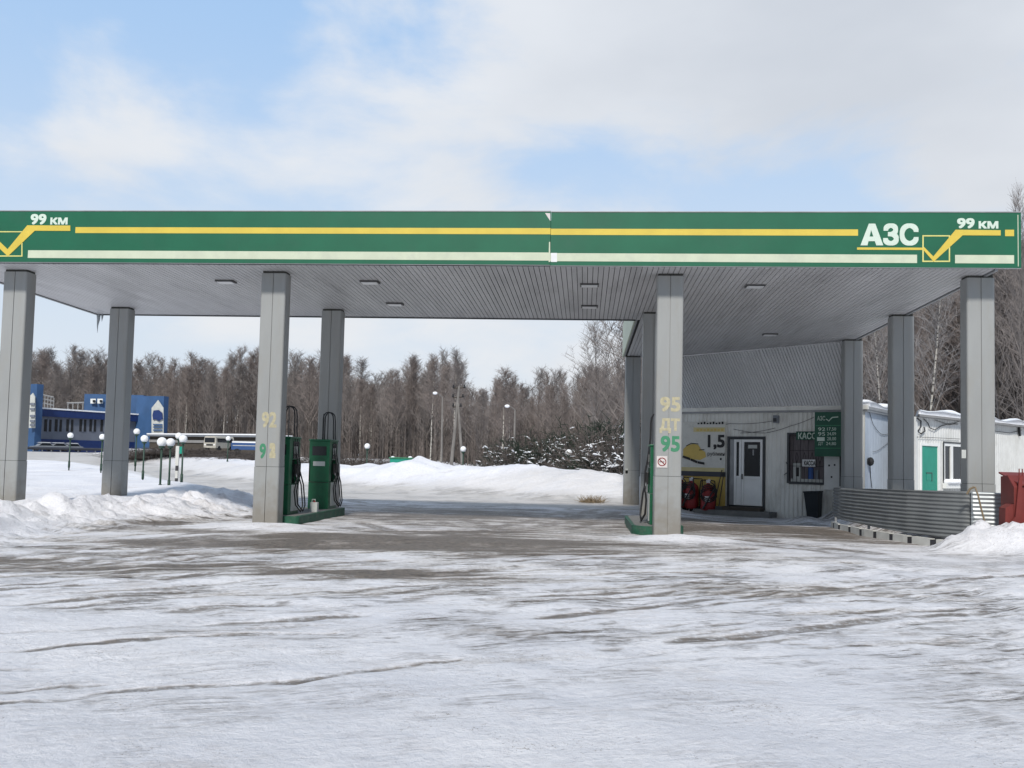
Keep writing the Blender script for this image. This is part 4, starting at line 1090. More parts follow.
# kerb with black and white blocks
mb = MB(); kp_ = [(atx(x_, Y_, .1).x, Y_) for x_, Y_ in ((831,25.2),(838,24.2),(864,22.4),(903,20.75),(930,19.95),(955,19.35))]
pp_ = []
for a, b_ in zip(kp_[:-1], kp_[1:]):
    n_ = max(2, int(math.hypot(b_[0]-a[0], b_[1]-a[1])/.14))
    for k in range(n_): pp_.append((a[0]+(b_[0]-a[0])*k/n_, a[1]+(b_[1]-a[1])*k/n_))
pp_.append(kp_[-1])
for i, (a, b_) in enumerate(zip(pp_[:-1], pp_[1:])):
    A = Vector((*a,0)); B = Vector((*b_,0)); d = (B-A).normalized(); n = Vector((d.y,-d.x,0)); 
    if n.x > 0: n = -n
    A = A+d*0; blk = (i % 5 in (2,))
    t = .12; h = .15 if not blk else .13
    vs = [A,B,B-n*t,A-n*t]; mb.add([v+Vector((0,0,-.2)) for v in vs]+[v+Vector((0,0,h)) for v in vs], [(0,3,2,1),(4,5,6,7),(0,1,5,4),(1,2,6,5),(2,3,7,6),(3,0,4,7)], M['kerbb'] if blk else M['kerbw'])
struct(mb.build('kerb'))

rb = empty('red_sand_box', (0,0,0)); tag(rb, 'red painted steel sand box with sloping lid standing in the right snow pile', 'sand box')
b0 = at(1003.5, 537, 18.75); zb = .22
x0 = b0.x+.17; xr = x0+1.5; yf = 18.7; yb = 19.3
mb = MB()
prof = [(yf, zb), (yb, zb), (yb, 1.50), (yf+.30, 1.53), (yf+.02, 1.30)]
mb.prism(prof, x0+.02, xr, M['redbox'], lambda u, v, a: Vector((a, u, v)))
mb.build('body', rb, bevel=.008)
mb = MB(); mb.prism([(x0-.06,.62),(x0+.02,.72),(x0+.10,1.50),(x0+.16,1.50),(x0+.10,zb+.02),(x0-.10,zb+.02)][::-1], yf-.04, yf-.005, M['redbox'], lambda u, v, a: Vector((u, a, v)))
mb.prism([(x0-.14,.88),(x0-.02,.96),(x0+.015,.96),(x0+.015,zb+.03),(x0-.16,zb+.06)][::-1], yf+.02, yf+.3, M['redbox'], lambda u, v, a: Vector((u, a, v)))
mb.build('side_flap', rb)
mb = MB(); mb.add([Vector(p) for p in ((x0+.12,yf-.02,1.33),(xr,yf-.02,1.33),(xr,yb+.04,1.56),(x0-.0,yb+.04,1.56),(x0+.12,yf-.02,1.36),(xr,yf-.02,1.36),(xr,yb+.04,1.59),(x0,yb+.04,1.59))],
    [(0,3,2,1),(4,5,6,7),(0,1,5,4),(1,2,6,5),(2,3,7,6),(3,0,4,7)], M['redbox'])
mb.add([Vector(p) for p in ((x0+.22,yf-.03,1.34),(x0+.62,yf-.03,1.34),(x0+.42,yf-.10,1.02),(x0+.4,yf-.02,1.1))], [(0,2,1),(0,3,2),(1,2,3)], M['redbox'])
mb.tube([(x0+.25,yf+.3,1.46),(x0+.25,yf+.3,1.66),(x0+.31,yf+.3,1.66),(x0+.31,yf+.3,1.46)], .012, M['redbox'], 5)
mb.build('lid', rb)

# ------------------------------------------------------------------ pump islands and pumps
def rrect(x0, x1, y0, y1, r, n=6):
    P = []
    for cx, cy_, a0 in ((x1-r,y0+r,270),(x1-r,y1-r,0),(x0+r,y1-r,90),(x0+r,y0+r,180)):
        for i in range(n+1):
            t = R(a0+90*i/n); P.append((cx+r*math.cos(t), cy_+r*math.sin(t)))
    return P
for (x0, x1, y0, y1, r, lab) in ((-7.62,-6.56,20.58,24.75,.12,'low green painted pump island between the two left middle columns'),(1.08,2.26,20.6,24.75,.38,'low green painted pump island with rounded end behind the third front column')):
    mb = MB(); fn = lambda u, v, a: Vector((u, v, a))
    mb.prism(rrect(x0,x1,y0,y1,r), -.15, .19, M['kerbgreen'], fn); mb.prism(rrect(x0+.08,x1-.08,y0+.08,y1-.08,max(.05,r-.08)), .19, .195, M['concrete'], fn)
    tag(mb.build('pump_island', bevel=.02), lab, 'pump island')
def pump():
    r0 = empty('fuel_pump')
    W, D, H = .275, .40, 1.80         # half width (x), half depth (y)
    mb = MB(); mb.box((-W,-D,0),(W,D,.72), M['pumpgreen']); mb.box((-W,-D,.72),(-W+.05,D,1.3), M['pumpgreen']); mb.box((-W,-D,.72),(W,-D+.22,H), M['pumpgreen'])
    mb.box((-W,D-.10,.72),(W,D,H), M['pumpgreen']); mb.box((-W,-D+.22,1.3),(W,D-.1,H), M['pumpgreen']); mb.box((-W-.02,-D-.02,H),(W+.02,D+.02,H+.05), M['pumpgreen'])
    mb.box((-W+.05,-D+.22,.72),(W-.1,D-.1,1.3), M['darkpanel'])
    mb.build('housing', r0, bevel=.012)
    for s_ in (-1, 1):
        mb = MB(); mb.box((s_*W,-D+.25,1.32),(s_*(W+.012),D-.12,H-.06), M['darkpanel']); mb.box((s_*(W+.012),-D+.32,1.45),(s_*(W+.016),D-.2,1.62), M['pumpwhite']); mb.build('display', r0)
        mb = MB(); mb.box((s_*W,-D+.2,.08),(s_*(W+.012),D-.06,.70), M['pumpwhite']); mb.build('lower_panel', r0)
    for k, yy in enumerate((-.02, .16)):
        for s_ in (1,):
            mb = MB(); x_ = .12
            pts = [(x_-.16,yy,H)]+[(x_-.16,yy,H+.1*i) for i in range(1, 7)]
            for i in range(1, 8):
                t = math.pi*i/8; pts.append((x_-.02-.14*math.cos(t)*1.0, yy, H+.62+.17*math.sin(t)))
            pts += [(x_+.125,yy,H+.55),(x_+.13,yy,H+.2),(x_+.16,yy,H-.1),(W+.03,yy,H-.3),(W+.09,yy,H-.6),(W+.10,yy-.05,.9),(W+.06,yy-.12,.55),(W+.08,yy-.05,.22),(W+.16,yy+.1,.06),(W+.17,yy+.22,.2),(W+.12,yy+.2,.7),(W+.05,yy+.12,1.02)]
            mb.tube(pts, .017, M['black'], 7); mb.build('hose', r0, smooth=True)
    for yy in (-.06, .14):
        mb = MB(); mb.box((W+.015,yy-.03,.92),(W+.07,yy+.03,1.2), M['black']); mb.tube([(W+.05,yy,1.0),(W+.10,yy-.02,.85),(W+.06,yy-.04,.74)], .014, M['silver'], 6); mb.build('nozzle', r0, bevel=.008)
    mb = MB(); mb.box((-.19,-D-.012,1.42),(.19,-D-.0,1.66), M['darkpanel']); mb.build('display', r0)
    mb = MB(); mb.box((-.16,-D-.010,1.14),(.16,-D,1.26), M['pumpwhite']); mb.build('label_plate', r0)
    mb = MB(); mb.box((-W+.02,-D-.006,.70),(W-.02,-D,.712), M['black']); mb.build('seam', r0)
    mb = MB(); mb.tube([(-.05,.05,H),(-.05,.05,H+.75)], .02, M['lamphouse'], 7); mb.tube([(.08,.05,H+.0),(.08,.05,H+.8)], .012, M['lamphouse'], 6); mb.build('hose_mast', r0)
    return r0
p1 = pump()
for i, (x_, y_, lab, sx) in enumerate(((-7.22,21.35,'green fuel pump nearest the second front column, black hoses arched over it',1),(-7.03,24.05,'green fuel pump by the second rear column, showing its whole narrow end',1),(1.78,21.5,'green fuel pump half hidden behind the third front column',-1))):
    o = p1 if i == 0 else copy_tree(p1)
    o.location = (x_, y_, .19); o.scale = (sx*1.0, 1, 1)
    tag(o, lab, 'fuel pump', 'fuel pumps on the islands')
# white papers tucked at the near pump
# waste bucket-like pale canister on the left island
mb = MB(); mb.box((-.09,-.07,0),(.09,.07,.24), M['pumpwhite']); mb.tube([(0,0,.24),(0,0,.28)], .03, M['red'], 8); mb.tube([(-.06,0,.24),(-.06,0,.31),(.02,0,.31),(.02,0,.25)], .012, M['pumpwhite'], 6)
cn = mb.build('canister', bevel=.012, loc=(-6.73,22.35,.195)); tag(cn, 'small pale plastic canister on the green island between the two left pumps', 'canister')

# ------------------------------------------------------------------ globe lamps
def globe_lamp(h):
    r0 = empty('globe_lamp')
    mb = MB(); mb.tube([(0,0,-.6),(0,0,h-.17)], .035, M['lamppost'], 8); mb.tube([(0,0,-.1),(0,0,.25)], .055, M['lamppost'], 8); mb.build('pole', r0, smooth=True)
    mb = MB(); mb.lathe([(.04,h-.22),(.09,h-.19),(.095,h-.13),(.0,h-.13)], (0,0,0), M['lamppost'], 12); mb.build('collar', r0)
    mb = MB(); mb.sphere((0,0,h), .155, M['globe'], 18); mb.build('globe', r0, smooth=True)
    return r0
gl0 = globe_lamp(1.6)
GL = [(70.5,435.5,46,'white globe lamp standing alone in the snow between the two left columns',1),
      (144.5,438.7,37,'white globe lamp left of the close-standing pair, right of the rear left column',1),
      (162,442,31.5,'left and larger lamp of the close-standing pair of white globes',1.12),
      (170.7,442.5,31.6,'right lamp of the close-standing pair, beside the striped post',1.0),
      (183.3,439,34,'white globe lamp just right of the striped post',1),
      (136.8,431.6,52,'small far globe lamp before the blue building, above the pair',1),
      (178.8,436,49,'far globe lamp seen right behind the top of the striped post',1),
      (102.5,437,44,'globe lamp mostly hidden behind the rear left column',1),
      (228.3,438.5,56,'far globe lamp in front of the trailer beside the minibus',1),
      (367.3,446.2,48,'globe lamp behind the snow bank left of the green container',1),
      (463.3,449.2,47,'globe lamp behind the snow bank by the forked utility pole',1),
      (568.7,453,43.5,'globe lamp behind the snow bank among the snowy bushes',1.12)]
for i, (x, y, Yd, lab, s_) in enumerate(GL):
    p = at(x, y, Yd); o = gl0 if i == 0 else copy_tree(gl0)
    g_ = gz(p.x, p.y)
    o.location = (p.x, p.y, p.z-1.6*s_); o.scale = (s_,)*3
    if p.z-1.6*s_ > g_+.5*s_: k_ = min(1.2*s_, (p.z-g_+.3)/1.6); o.scale = (k_,)*3; o.location = (p.x, p.y, p.z-1.6*k_)
    tag(o, lab, 'street lamp', 'white globe lamps around the station')
# black and white guide post with a small green plate
p = on_ground(176.3, 482, .36); p.z = gz(p.x, p.y)-.1
gp = empty('striped_post', p); tag(gp, 'black and white banded guide post among the globe lamps', 'guide post')
mb = MB(); zt = at(176.3,446,p.y).z-p.z
bands = [(0,.27,'kerbb'),(.27,.58,'kerbw'),(.58,.80,'kerbb'),(.80,zt,'kerbw')]
for a, b_, m_ in bands: mb.box((-.055,-.03,a),(.055,.03,b_), M[m_])
mb.box((-.07,-.035,.86),(.07,.03,zt+.003), M['kerbw']); mb.build('post', gp)
mb = MB(); mb.box((.09,-.02,zt-.32),(.27,.0,zt-.02), M['teal']); mb.box((.056,-.012,zt-.2),(.09,-.004,zt-.16), M['trimgrey']); mb.build('plate', gp)

# ------------------------------------------------------------------ blue building and the far left
def PZ(x, y, Y): return at(x, y, Y)
A = PZ(36.5,406,95); B = PZ(147,414,108)
bb = empty('blue_building', (A.x, A.y, 0)); tag(bb, 'long blue and grey building with two towers behind the left columns', 'building')
du = Vector((B.x-A.x, B.y-A.y, 0)); BLn = du.length; du.normalize(); dn = Vector((du.y,-du.x,0))
ORG = Vector((A.x, A.y, 0))
def bw(s_, out, z): return du*s_+dn*out+Vector((0,0,z))
def bbox(mb, s0, s1, o0, o1, z0, z1, m_):
    vs = [bw(s0,o0,z0),bw(s1,o0,z0),bw(s1,o1,z0),bw(s0,o1,z0),bw(s0,o0,z1),bw(s1,o0,z1),bw(s1,o1,z1),bw(s0,o1,z1)]
    mb.add(vs, [(0,1,2,3),(4,7,6,5),(0,4,5,1),(1,5,6,2),(2,6,7,3),(3,7,4,0)], m_)
def bs(x, out=0):
    d = ray(x, 440); k = d.x/d.y; ox, oy = ORG.x+dn.x*out, ORG.y+dn.y*out
    return (k*oy-ox)/(du.x-k*du.y)
def bz(x, y, out=0): P = ORG+du*bs(x,out)+dn*out; return at(x, y, P.y).z
BZ0, BZ1 = 1.3, 6.15
mb = MB(); bbox(mb, -1, BLn, 0, -7, BZ0, BZ1-.9, M['greywall']); bbox(mb, -1, BLn, .05, .0, BZ0, 1.6+1.15, M['navy']); mb.build('wall', bb)
mb = MB(); bbox(mb, -1, BLn, .35, -7, BZ1-.9, BZ1-.1, M['navy']); rf = mb.build('roof', bb)
mb = MB(); bbox(mb, -1, BLn+.2, .42, -7, BZ1-.1, BZ1+.06, M['snow']); mb.build('roof_snow', rf)
for x in (47, 57.5, 69, 82, 92, 103, 113.5, 124):
    mb = MB(); s_ = bs(x); z0, z1 = bz(x,431.5), bz(x,419.5)
    bbox(mb, s_-.42, s_-.12, .04, -.05, z0, z1, M['darkpanel']); bbox(mb, s_+.12, s_+.42, .04, -.05, z0, z1, M['darkpanel']); bbox(mb, s_-.1, s_+.1, .06, -.0, z0-.05, z1+.05, M['greywall'])
    mb.build('window', bb)
# right tower and upper storey
def facade(xl, xr, yt, yb_, Yl, Yr, depth, m_, name, parent):
    a = at(xl, yt, Yl); b2 = at(xr, yt, Yr); zt_ = (a.z+b2.z)/2; zb_ = min(at(xl,yb_,Yl).z, at(xr,yb_,Yr).z)
    a = Vector((a.x,a.y,0)); b2 = Vector((b2.x,b2.y,0)); d = (b2-a).normalized(); n = Vector((-d.y,d.x,0))*depth
    vs = [a,b2,b2+n,a+n]; vs = [v-ORG for v in vs]; mb = MB()
    mb.add([v+Vector((0,0,zb_)) for v in vs]+[v+Vector((0,0,zt_)) for v in vs], [(0,3,2,1),(4,5,6,7),(0,1,5,4),(1,2,6,5),(2,3,7,6),(3,0,4,7)], m_)
    return mb.build(name, parent)
facade(84.5,143.5,394.5,415,113,113.5,1.2, M['blue'], 'upper_storey', bb)
tw = facade(137,164,396,452,106.5,106,1.0, M['blue'], 'tower', bb)
facade(27,37.2,384,452,93,92.5,.8, M['blue'], 'tower', bb)
def ori(pts, Yd, m_, name, parent, th=.12):
    mb = MB(); P = [at(x, y, Yd)-ORG for x, y in pts]; n_ = len(P)
    mb.add(P+[p-Vector((0,th,0)) for p in P], [tuple(range(n_)), tuple(range(2*n_-1,n_-1,-1))]+[(i,(i+1) % n_,n_+(i+1) % n_,n_+i) for i in range(n_)], m_)
    return mb.build(name, parent)
sg = ori([(152,434),(152,408),(158.5,400),(163.8,408),(163.8,434)], 105.8, M['pumpwhite'], 'sign_board', bb)
ori([(152.8,415),(154,410.5),(159,410),(162.5,413),(163,419),(159,421),(155.5,419),(153.5,420)], 105.6, M['navy'], 'picture', sg)
for y in (424,426.5,429.5): ori([(153.5,y),(162.5,y),(162.5,y+1.2),(153.5,y+1.2)], 105.6, M['blue'], 'stripe', sg)
sg = ori([(29.5,428),(29.5,397),(33.5,393),(35.5,397),(35.5,428)], 92.2, M['pumpwhite'], 'sign_board', bb)
for y in (403,408,415,420,424): ori([(30.5,y),(35,y),(35,y+2),(30.5,y+2)], 92.0, M['greywall'], 'stripe', sg)
for x in (93.5, 100.5): 
    w_ = ori([(x-2.6,403.5),(x-2.6,398.8),(x+2.6,398.8),(x+2.6,403.5)], 112.8, M['whitewindow'], 'window', bb); ori([(x-.4,402.5),(x-.4,400),(x+1.8,400),(x+1.8,402.5)], 112.6, M['darkpanel'], 'pane', w_)
mb = MB()
for x in range(39, 55, 3): P = at(x, 394+(x-39)*.25, 99)-ORG; mb.tube([P, P+Vector((0,0,-1.6))], .05, M['railing'], 4)
for y in (394, 398, 402): mb.tube([at(38.5,y,99)-ORG, at(53.5,y+3.2,100)-ORG], .09, M['railing'], 4)
for x in (68,73,78,83): P = at(x, 403, 105)-ORG; mb.tube([P, P+Vector((0,0,-.8))], .06, M['railing'], 4)
mb.tube([at(67,403,105)-ORG, at(84,402.5,105)-ORG], .09, M['railing'], 4)
mb.build('roof_railing', bb)
# guard rail before the building
gr = empty('guard_rail', (0,0,0)); tag(gr, 'low dark guard rail running before the blue building', 'guard rail')
a = at(5,447.5,82); b2 = at(104,449.5,88); mb = MB()
mb.tube([a, b2], .16, M['cardark'], 6); mb.build('rail', gr); mb = MB()
for k in range(12): P = a.lerp(b2, k/11); mb.tube([P, P+Vector((0,0,-1))], .05, M['cargrey'], 5)
mb.build('post', gr)
# parked cars before the building
def car():
    r0 = empty('parked_car')
    mb = MB(); mb.prism([(-2.1,.3),(-2.15,.75),(-1.2,.9),(1.9,.92),(2.15,.75),(2.15,.3)], -.82, .82, M['cargrey'], lambda u, v, a: Vector((u, a, v)))
    mb.prism([(-1.15,.9),(-.5,1.42),(1.0,1.44),(1.7,.92)], -.72, .72, M['cargrey'], lambda u, v, a: Vector((u, a, v))); mb.build('body', r0, bevel=.06)
    mb = MB(); mb.prism([(-.95,.95),(-.45,1.36),(.95,1.37),(1.45,.95)], -.735, .735, M['glass'], lambda u, v, a: Vector((u, a, v))); mb.build('windows', r0)
    for sx in (-1.3, 1.35):
        for s_ in (-1, 1):
            mb = MB(); mb.tube([(sx,s_*.62,.32),(sx,s_*.84,.32)], .32, M['black'], 14); mb.build('wheel', r0)
    mb = MB(); mb.prism([(-1.0,1.45),(-.4,1.52),(1.0,1.52),(1.2,1.45)], -.68, .68, M['snow'], lambda u, v, a: Vector((u, a, v))); mb.build('roof_snow', r0, bevel=.03)
    return r0
c0 = car()
for i, (x, Yd, lab) in enumerate(((43,90.5,'snow topped grey car parked below the left tower of the blue building'),(57,92,'snow topped grey car, middle one before the blue building'),(71,94,'snow topped grey car, right one before the blue building'))):
    o = c0 if i == 0 else copy_tree(c0); p = at(x, 446, Yd); o.location = (p.x, p.y, gz(p.x, p.y)+.1); o.rotation_euler = (0,0,.9); o.scale = (.55,.6,.6); tag(o, lab, 'car', 'cars parked before the blue building')
# long low shed with snow roof
a = at(150,431.5,104); b2 = at(262,434,96)
sh = empty('long_shed', (a.x,a.y,0)); tag(sh, 'long low dark shed with a straight snow covered roof right of the blue building', 'shed')
def seg(a, b2, z0, z1, depth, m_, name, parent, fwd=0):
    d = Vector((b2.x-a.x,b2.y-a.y,0)).normalized(); n = Vector((-d.y,d.x,0)); o_ = Vector((a.x,a.y,0))
    A_ = a-o_-n*fwd; B_ = b2-o_-n*fwd; A_.z = B_.z = 0; vs = [A_,B_,B_+n*depth,A_+n*depth]; mb = MB()
    mb.add([v+Vector((0,0,z0)) for v in vs]+[v+Vector((0,0,z1)) for v in vs], [(0,3,2,1),(4,5,6,7),(0,1,5,4),(1,2,6,5),(2,3,7,6),(3,0,4,7)], m_)
    return mb.build(name, parent)
seg(a, b2, .8, 3.45, 4, M['wood'], 'wall', sh); rf = seg(a, b2, 3.45, 3.65, 5, M['cargrey'], 'roof', sh, .4); seg(a, b2, 3.655, 3.80, 5.1, M['snow'], 'roof_snow', rf, .45)
seg(a, b2, 2.75, 3.05, .1, M['railing'], 'band', sh, .12)
# minibus
p = at(209.5, 448, 84); mbz = empty('minibus', (p.x, p.y, gz(p.x, p.y)+.6), R(20)); mbz.rotation_euler = (0,0,R(-14)); mbz.scale = (.72,.6,.62)
tag(mbz, 'beige front minibus parked before the long shed', 'minibus')
mb = MB(); mb.prism([(-.95,.35),(.95,.35),(.97,1.2),(.86,2.05),(.7,2.18),(-.7,2.18),(-.86,2.05),(-.97,1.2)], 0, 4.8, M['vanbeige'], lambda u, v, a: Vector((u, a, v))); mb.build('body', mbz, bevel=.05)
mb = MB(); mb.box((-.78,-.03,1.2),(.78,.01,1.92), M['glass']); mb.build('windscreen', mbz)
mb = MB(); mb.box((.9,.4,1.25),(.985,4.3,1.85), M['glass']); mb.build('side_window', mbz)
mb = MB(); mb.box((-.5,-.04,.7),(.5,.01,.95), M['print']); mb.build('grille', mbz)
for s_ in (-1,1):
    mb = MB(); mb.tube([(s_*.72,-.03,.85),(s_*.72,.03,.85)], .12, M['lampcover'], 12); mb.build('headlight', mbz)
    for yy in (.9, 3.9): mb = MB(); mb.tube([(s_*.7,yy,.35),(s_*.98,yy,.35)], .35, M['black'], 14); mb.build('wheel', mbz)
p = at(246, 445, 86); tr = empty('blue_trailer', (p.x, p.y, gz(p.x, p.y)+.4), R(6)); tr.scale = (.85,.8,.55); tag(tr, 'low blue trailer with a white top beside the minibus', 'trailer')
mb = MB(); mb.box((-1.7,0,.5),(2.2,2.2,1.75), M['carblue']); mb.build('body', tr, bevel=.05); mb = MB(); mb.box((-1.6,.02,1.76),(2.2,2.2,1.98), M['snow']); mb.build('snow_cover', tr)
mb = MB(); mb.box((-1.5,-.02,1.2),(2.0,-.003,1.32), M['vanwhite']); mb.build('stripe', tr)
for xx in (-1,1.4): mb = MB(); mb.tube([(xx,.0,.35),(xx,.25,.35)], .35, M['black'], 14); mb.build('wheel', tr)

# green container behind the bank
p = at(390, 458, 52); q = at(412, 460, 52)
gc = empty('green_container', (p.x, 52, 0)); tag(gc, 'green box with white marks showing behind the snow bank', 'container')
mb = MB(); W = q.x-p.x; mb.box((0,0,.4),(W,1.3,1.55), M['teal']); mb.build('body', gc, bevel=.02)
mb = MB()
for k in range(6): mb.box((.25+.16*k,-.012,1.12),(.34+.16*k,-.002,1.26), M['white_letter'])
mb.build('marks', gc); mb = MB(); mb.box((-.05,-.05,1.55),(W+.05,1.35,1.61), M['paintg']); mb.sphere((.1,.3,1.62), .12, M['snow'], 8, (1,1,.5)); mb.sphere((W-.15,.2,1.62), .13, M['snow'], 8, (1,1,.6)); mb.build('lid', gc)
mb = MB(); mb.box((W+.004,.1,.5),(W+.02,1.2,1.4), M['railing']); mb.build('side_panel', gc)

# utility pole and street lights
Yp = 82; p = at(450.5, 463, Yp); pz = gz(p.x, p.y); top = at(459.2, 386, Yp)-Vector((p.x,p.y,pz))
up_ = empty('utility_pole', (p.x,p.y,pz)); tag(up_, 'forked concrete utility pole with dark insulators behind the snow bank', 'utility pole')
mb = MB(); top.y = 0; mb.tube([(0,0,-.5), top], [.17,.11], M['pole'], 8); mb.build('pole', up_)
b2 = at(463.5, 463, Yp)-Vector((p.x,p.y,pz)); k = top*.80
mb = MB(); mb.tube([(b2.x,0,-.5), (k.x+.06,0,k.z)], [.15,.10], M['pole'], 8); mb.build('brace', up_)
for f_, w_ in ((.97,.5),(.86,.45),(.75,.35)):
    c_ = top*f_; mb = MB(); mb.tube([(c_.x-w_,0,c_.z),(c_.x+w_,0,c_.z+.1)], .06, M['wood'], 5); ca_ = mb.build('crossarm', up_)
    for xx in (-w_, w_): mb = MB(); mb.lathe([(.0,-.02),(.09,0),(.11,.1),(.05,.2),(.09,.28),(0,.32)], (c_.x+xx,0,c_.z+.05), M['black'], 8); mb.build('insulator', ca_)
def street_light(x, ytop, ybase, hx, hy, Yd, lab, nm='street_light'):
    p = at(x, ybase, Yd); pz = gz(p.x, p.y); o_ = Vector((p.x,p.y,pz)); tp_ = at(x+1, ytop, Yd)-o_; hd_ = at(hx, hy, Yd)-o_
    r0 = empty(nm, o_); tag(r0, lab, 'street light', 'tall street lights at the forest edge')
    mb = MB(); mb.tube([(0,0,-.3),(tp_.x,0,tp_.z)], [.10,.07], M['pole'], 8); mb.build('pole', r0)
    mb = MB(); mb.tube([(tp_.x,0,tp_.z),(hd_.x,-.3,hd_.z)], .05, M['pole'], 6); mb.build('arm', r0)
    mb = MB(); mb.sphere((hd_.x-.25,-.35,hd_.z), .17, M['snow'], 10, (1.3,.8,.8)); mb.build('lamp_head', r0, smooth=True)
street_light(441.5,397.5,463,438.5,393.5,80,'tall street light left of the forked utility pole'); street_light(514,410,463,510.5,406.5,76,'tall street light above the snowy bushes')

# ------------------------------------------------------------------ trees
def tree_segs(seed, H, spread=.26, first=.25, nb=36, weep=0, lean=0, sub=7, tw=7):
    rd = random.Random(seed); tr_, cr_ = [], []
    n = 8; pts = []; x = y = 0; dx = rd.uniform(-.03,.03)+lean; dy = rd.uniform(-.03,.03)
    for i in range(n+1):
        pts.append(Vector((x, y, H*i/n*.97-(.4 if i == 0 else 0)))); x += (dx+rd.uniform(-.03,.03))*H/n; y += (dy+rd.uniform(-.03,.03))*H/n
    R0 = H*.0065
    tr_.append((pts, [R0*(1-.88*i/n) for i in range(n+1)]))
    def P(t): i = min(int(t*n), n-1); return pts[i].lerp(pts[i+1], t*n-i)
    for b_ in range(nb):
        t = first+(1-first)*((b_+rd.random()*.8)/nb)**.9; t = min(t, .985)
        a = b_*2.4+rd.uniform(-.5,.5); l = H*spread*(1.15-t)*rd.uniform(.7,1.3)+.4
        el = rd.uniform(.75,1.2)+.2*t
        d = Vector((math.cos(a)*math.cos(el), math.sin(a)*math.cos(el), math.sin(el)))
        p0 = P(t); q1 = p0+d*l*.5; d2 = (d+Vector((0,0,.25-weep*.5))).normalized(); q2 = q1+d2*l*.5
        r = max(.012, R0*(1-t*.85)*.42)
        cr_.append(([p0,q1,q2],[r,r*.65,r*.25]))
        for s_ in range(sub):
            u = (s_+.6+rd.random()*.4)/sub; b0 = p0.lerp(q1, u*2) if u < .5 else q1.lerp(q2, (u-.5)*2)
            a2 = rd.uniform(0,6.28); sd = (d+Vector((math.cos(a2),math.sin(a2),rd.uniform(-.2,.6)))*.85).normalized(); l2 = l*rd.uniform(.22,.45)*(1.1-u*.4)
            e1 = b0+sd*l2; cr_.append(([b0,e1],[max(.009,r*.35),.006]))
            for w_ in range(tw):
                v = rd.random(); c0 = b0.lerp(e1, v); a3 = rd.uniform(0,6.28)
                td = (sd*.8+Vector((math.cos(a3),math.sin(a3),rd.uniform(-.1,.7)-weep))*.8).normalized(); l3 = rd.uniform(.35,1.0)*(H/16)**.5
                cr_.append(([c0,c0+td*l3],[.011,.004]))
    return tr_, cr_
def seg_mesh(name, segs, m_, n=3, thick=1.0):
    V, Fc = [], []
    for pts, rad in segs:
        k0 = len(V); up = None
        for i, p in enumerate(pts):
            d = (pts[min(i+1,len(pts)-1)]-pts[max(i-1,0)]).normalized()
            if up is None: up = Vector((0,0,1)) if abs(d.z) < .9 else Vector((1,0,0))
            a = d.cross(up).normalized(); up = a.cross(d)
            for k in range(n):
                t = 2*math.pi*k/n; V.append(tuple(p+(a*math.cos(t)+up*math.sin(t))*rad[i]*thick))
        for i in range(len(pts)-1):
            for k in range(n): Fc.append((k0+i*n+k, k0+i*n+(k+1) % n, k0+(i+1)*n+(k+1) % n, k0+(i+1)*n+k))
    me = bpy.data.meshes.new(name); me.from_pydata(V, [], Fc); me.materials.append(m_); me.update(); return me
PROT = {}
def proto_tree(key, name, seed, H, bark, twig, thick=1.5, **kw_):
    t_, c_ = tree_segs(seed, H, **kw_)
    PROT[key] = (name, H, seg_mesh('trunk', t_, M[bark], 7), seg_mesh('crown', c_, M[twig], 3, thick))
proto_tree('d0','bare_tree',1,17,'bark','twig',spread=.40); proto_tree('d1','bare_tree',2,18,'bark','twig2',spread=.36)
proto_tree('d2','bare_tree',3,16,'bark','twig',spread=.44,first=.18); proto_tree('d3','bare_tree',4,19,'bark','twig2',spread=.34,first=.32)
proto_tree('b0','birch_tree',5,18,'birch','twig2',spread=.30,first=.38,weep=.35); proto_tree('b1','birch_tree',6,17,'birch','twig2',spread=.30,first=.3,weep=.3,lean=.05)
proto_tree('b2','birch_tree',7,19,'birch','twig',spread=.28,first=.42,weep=.35)
proto_tree('n0','bare_tree',11,17,'bark','twig',thick=1.5,spread=.42,first=.16,nb=44,sub=9,tw=7); proto_tree('n1','bare_tree',12,15,'bark','twig',thick=1.1,spread=.42,first=.14,nb=34,sub=8,tw=6)
proto_tree('nb','birch_tree',13,13,'birch','frost',thick=.8,spread=.36,first=.22,nb=26,sub=8,tw=6,weep=.2,lean=.10)
def plant(key, x, y, H, rz, label, cat, group=None, sxy=1.0, z=None):
    nm, H0, tm, cm_ = PROT[key]; s_ = H/H0
    o = empty(nm, (x, y, gz(x, y) if z is None else z), rz); o.scale = (s_*sxy, s_*sxy, s_)
    for n_, me_ in (('trunk', tm), ('crown', cm_)):
        c_ = bpy.data.objects.new(n_, me_); C.objects.link(c_); c_.parent = o
    tag(o, label, cat, group); return o
rd = random.Random(9)
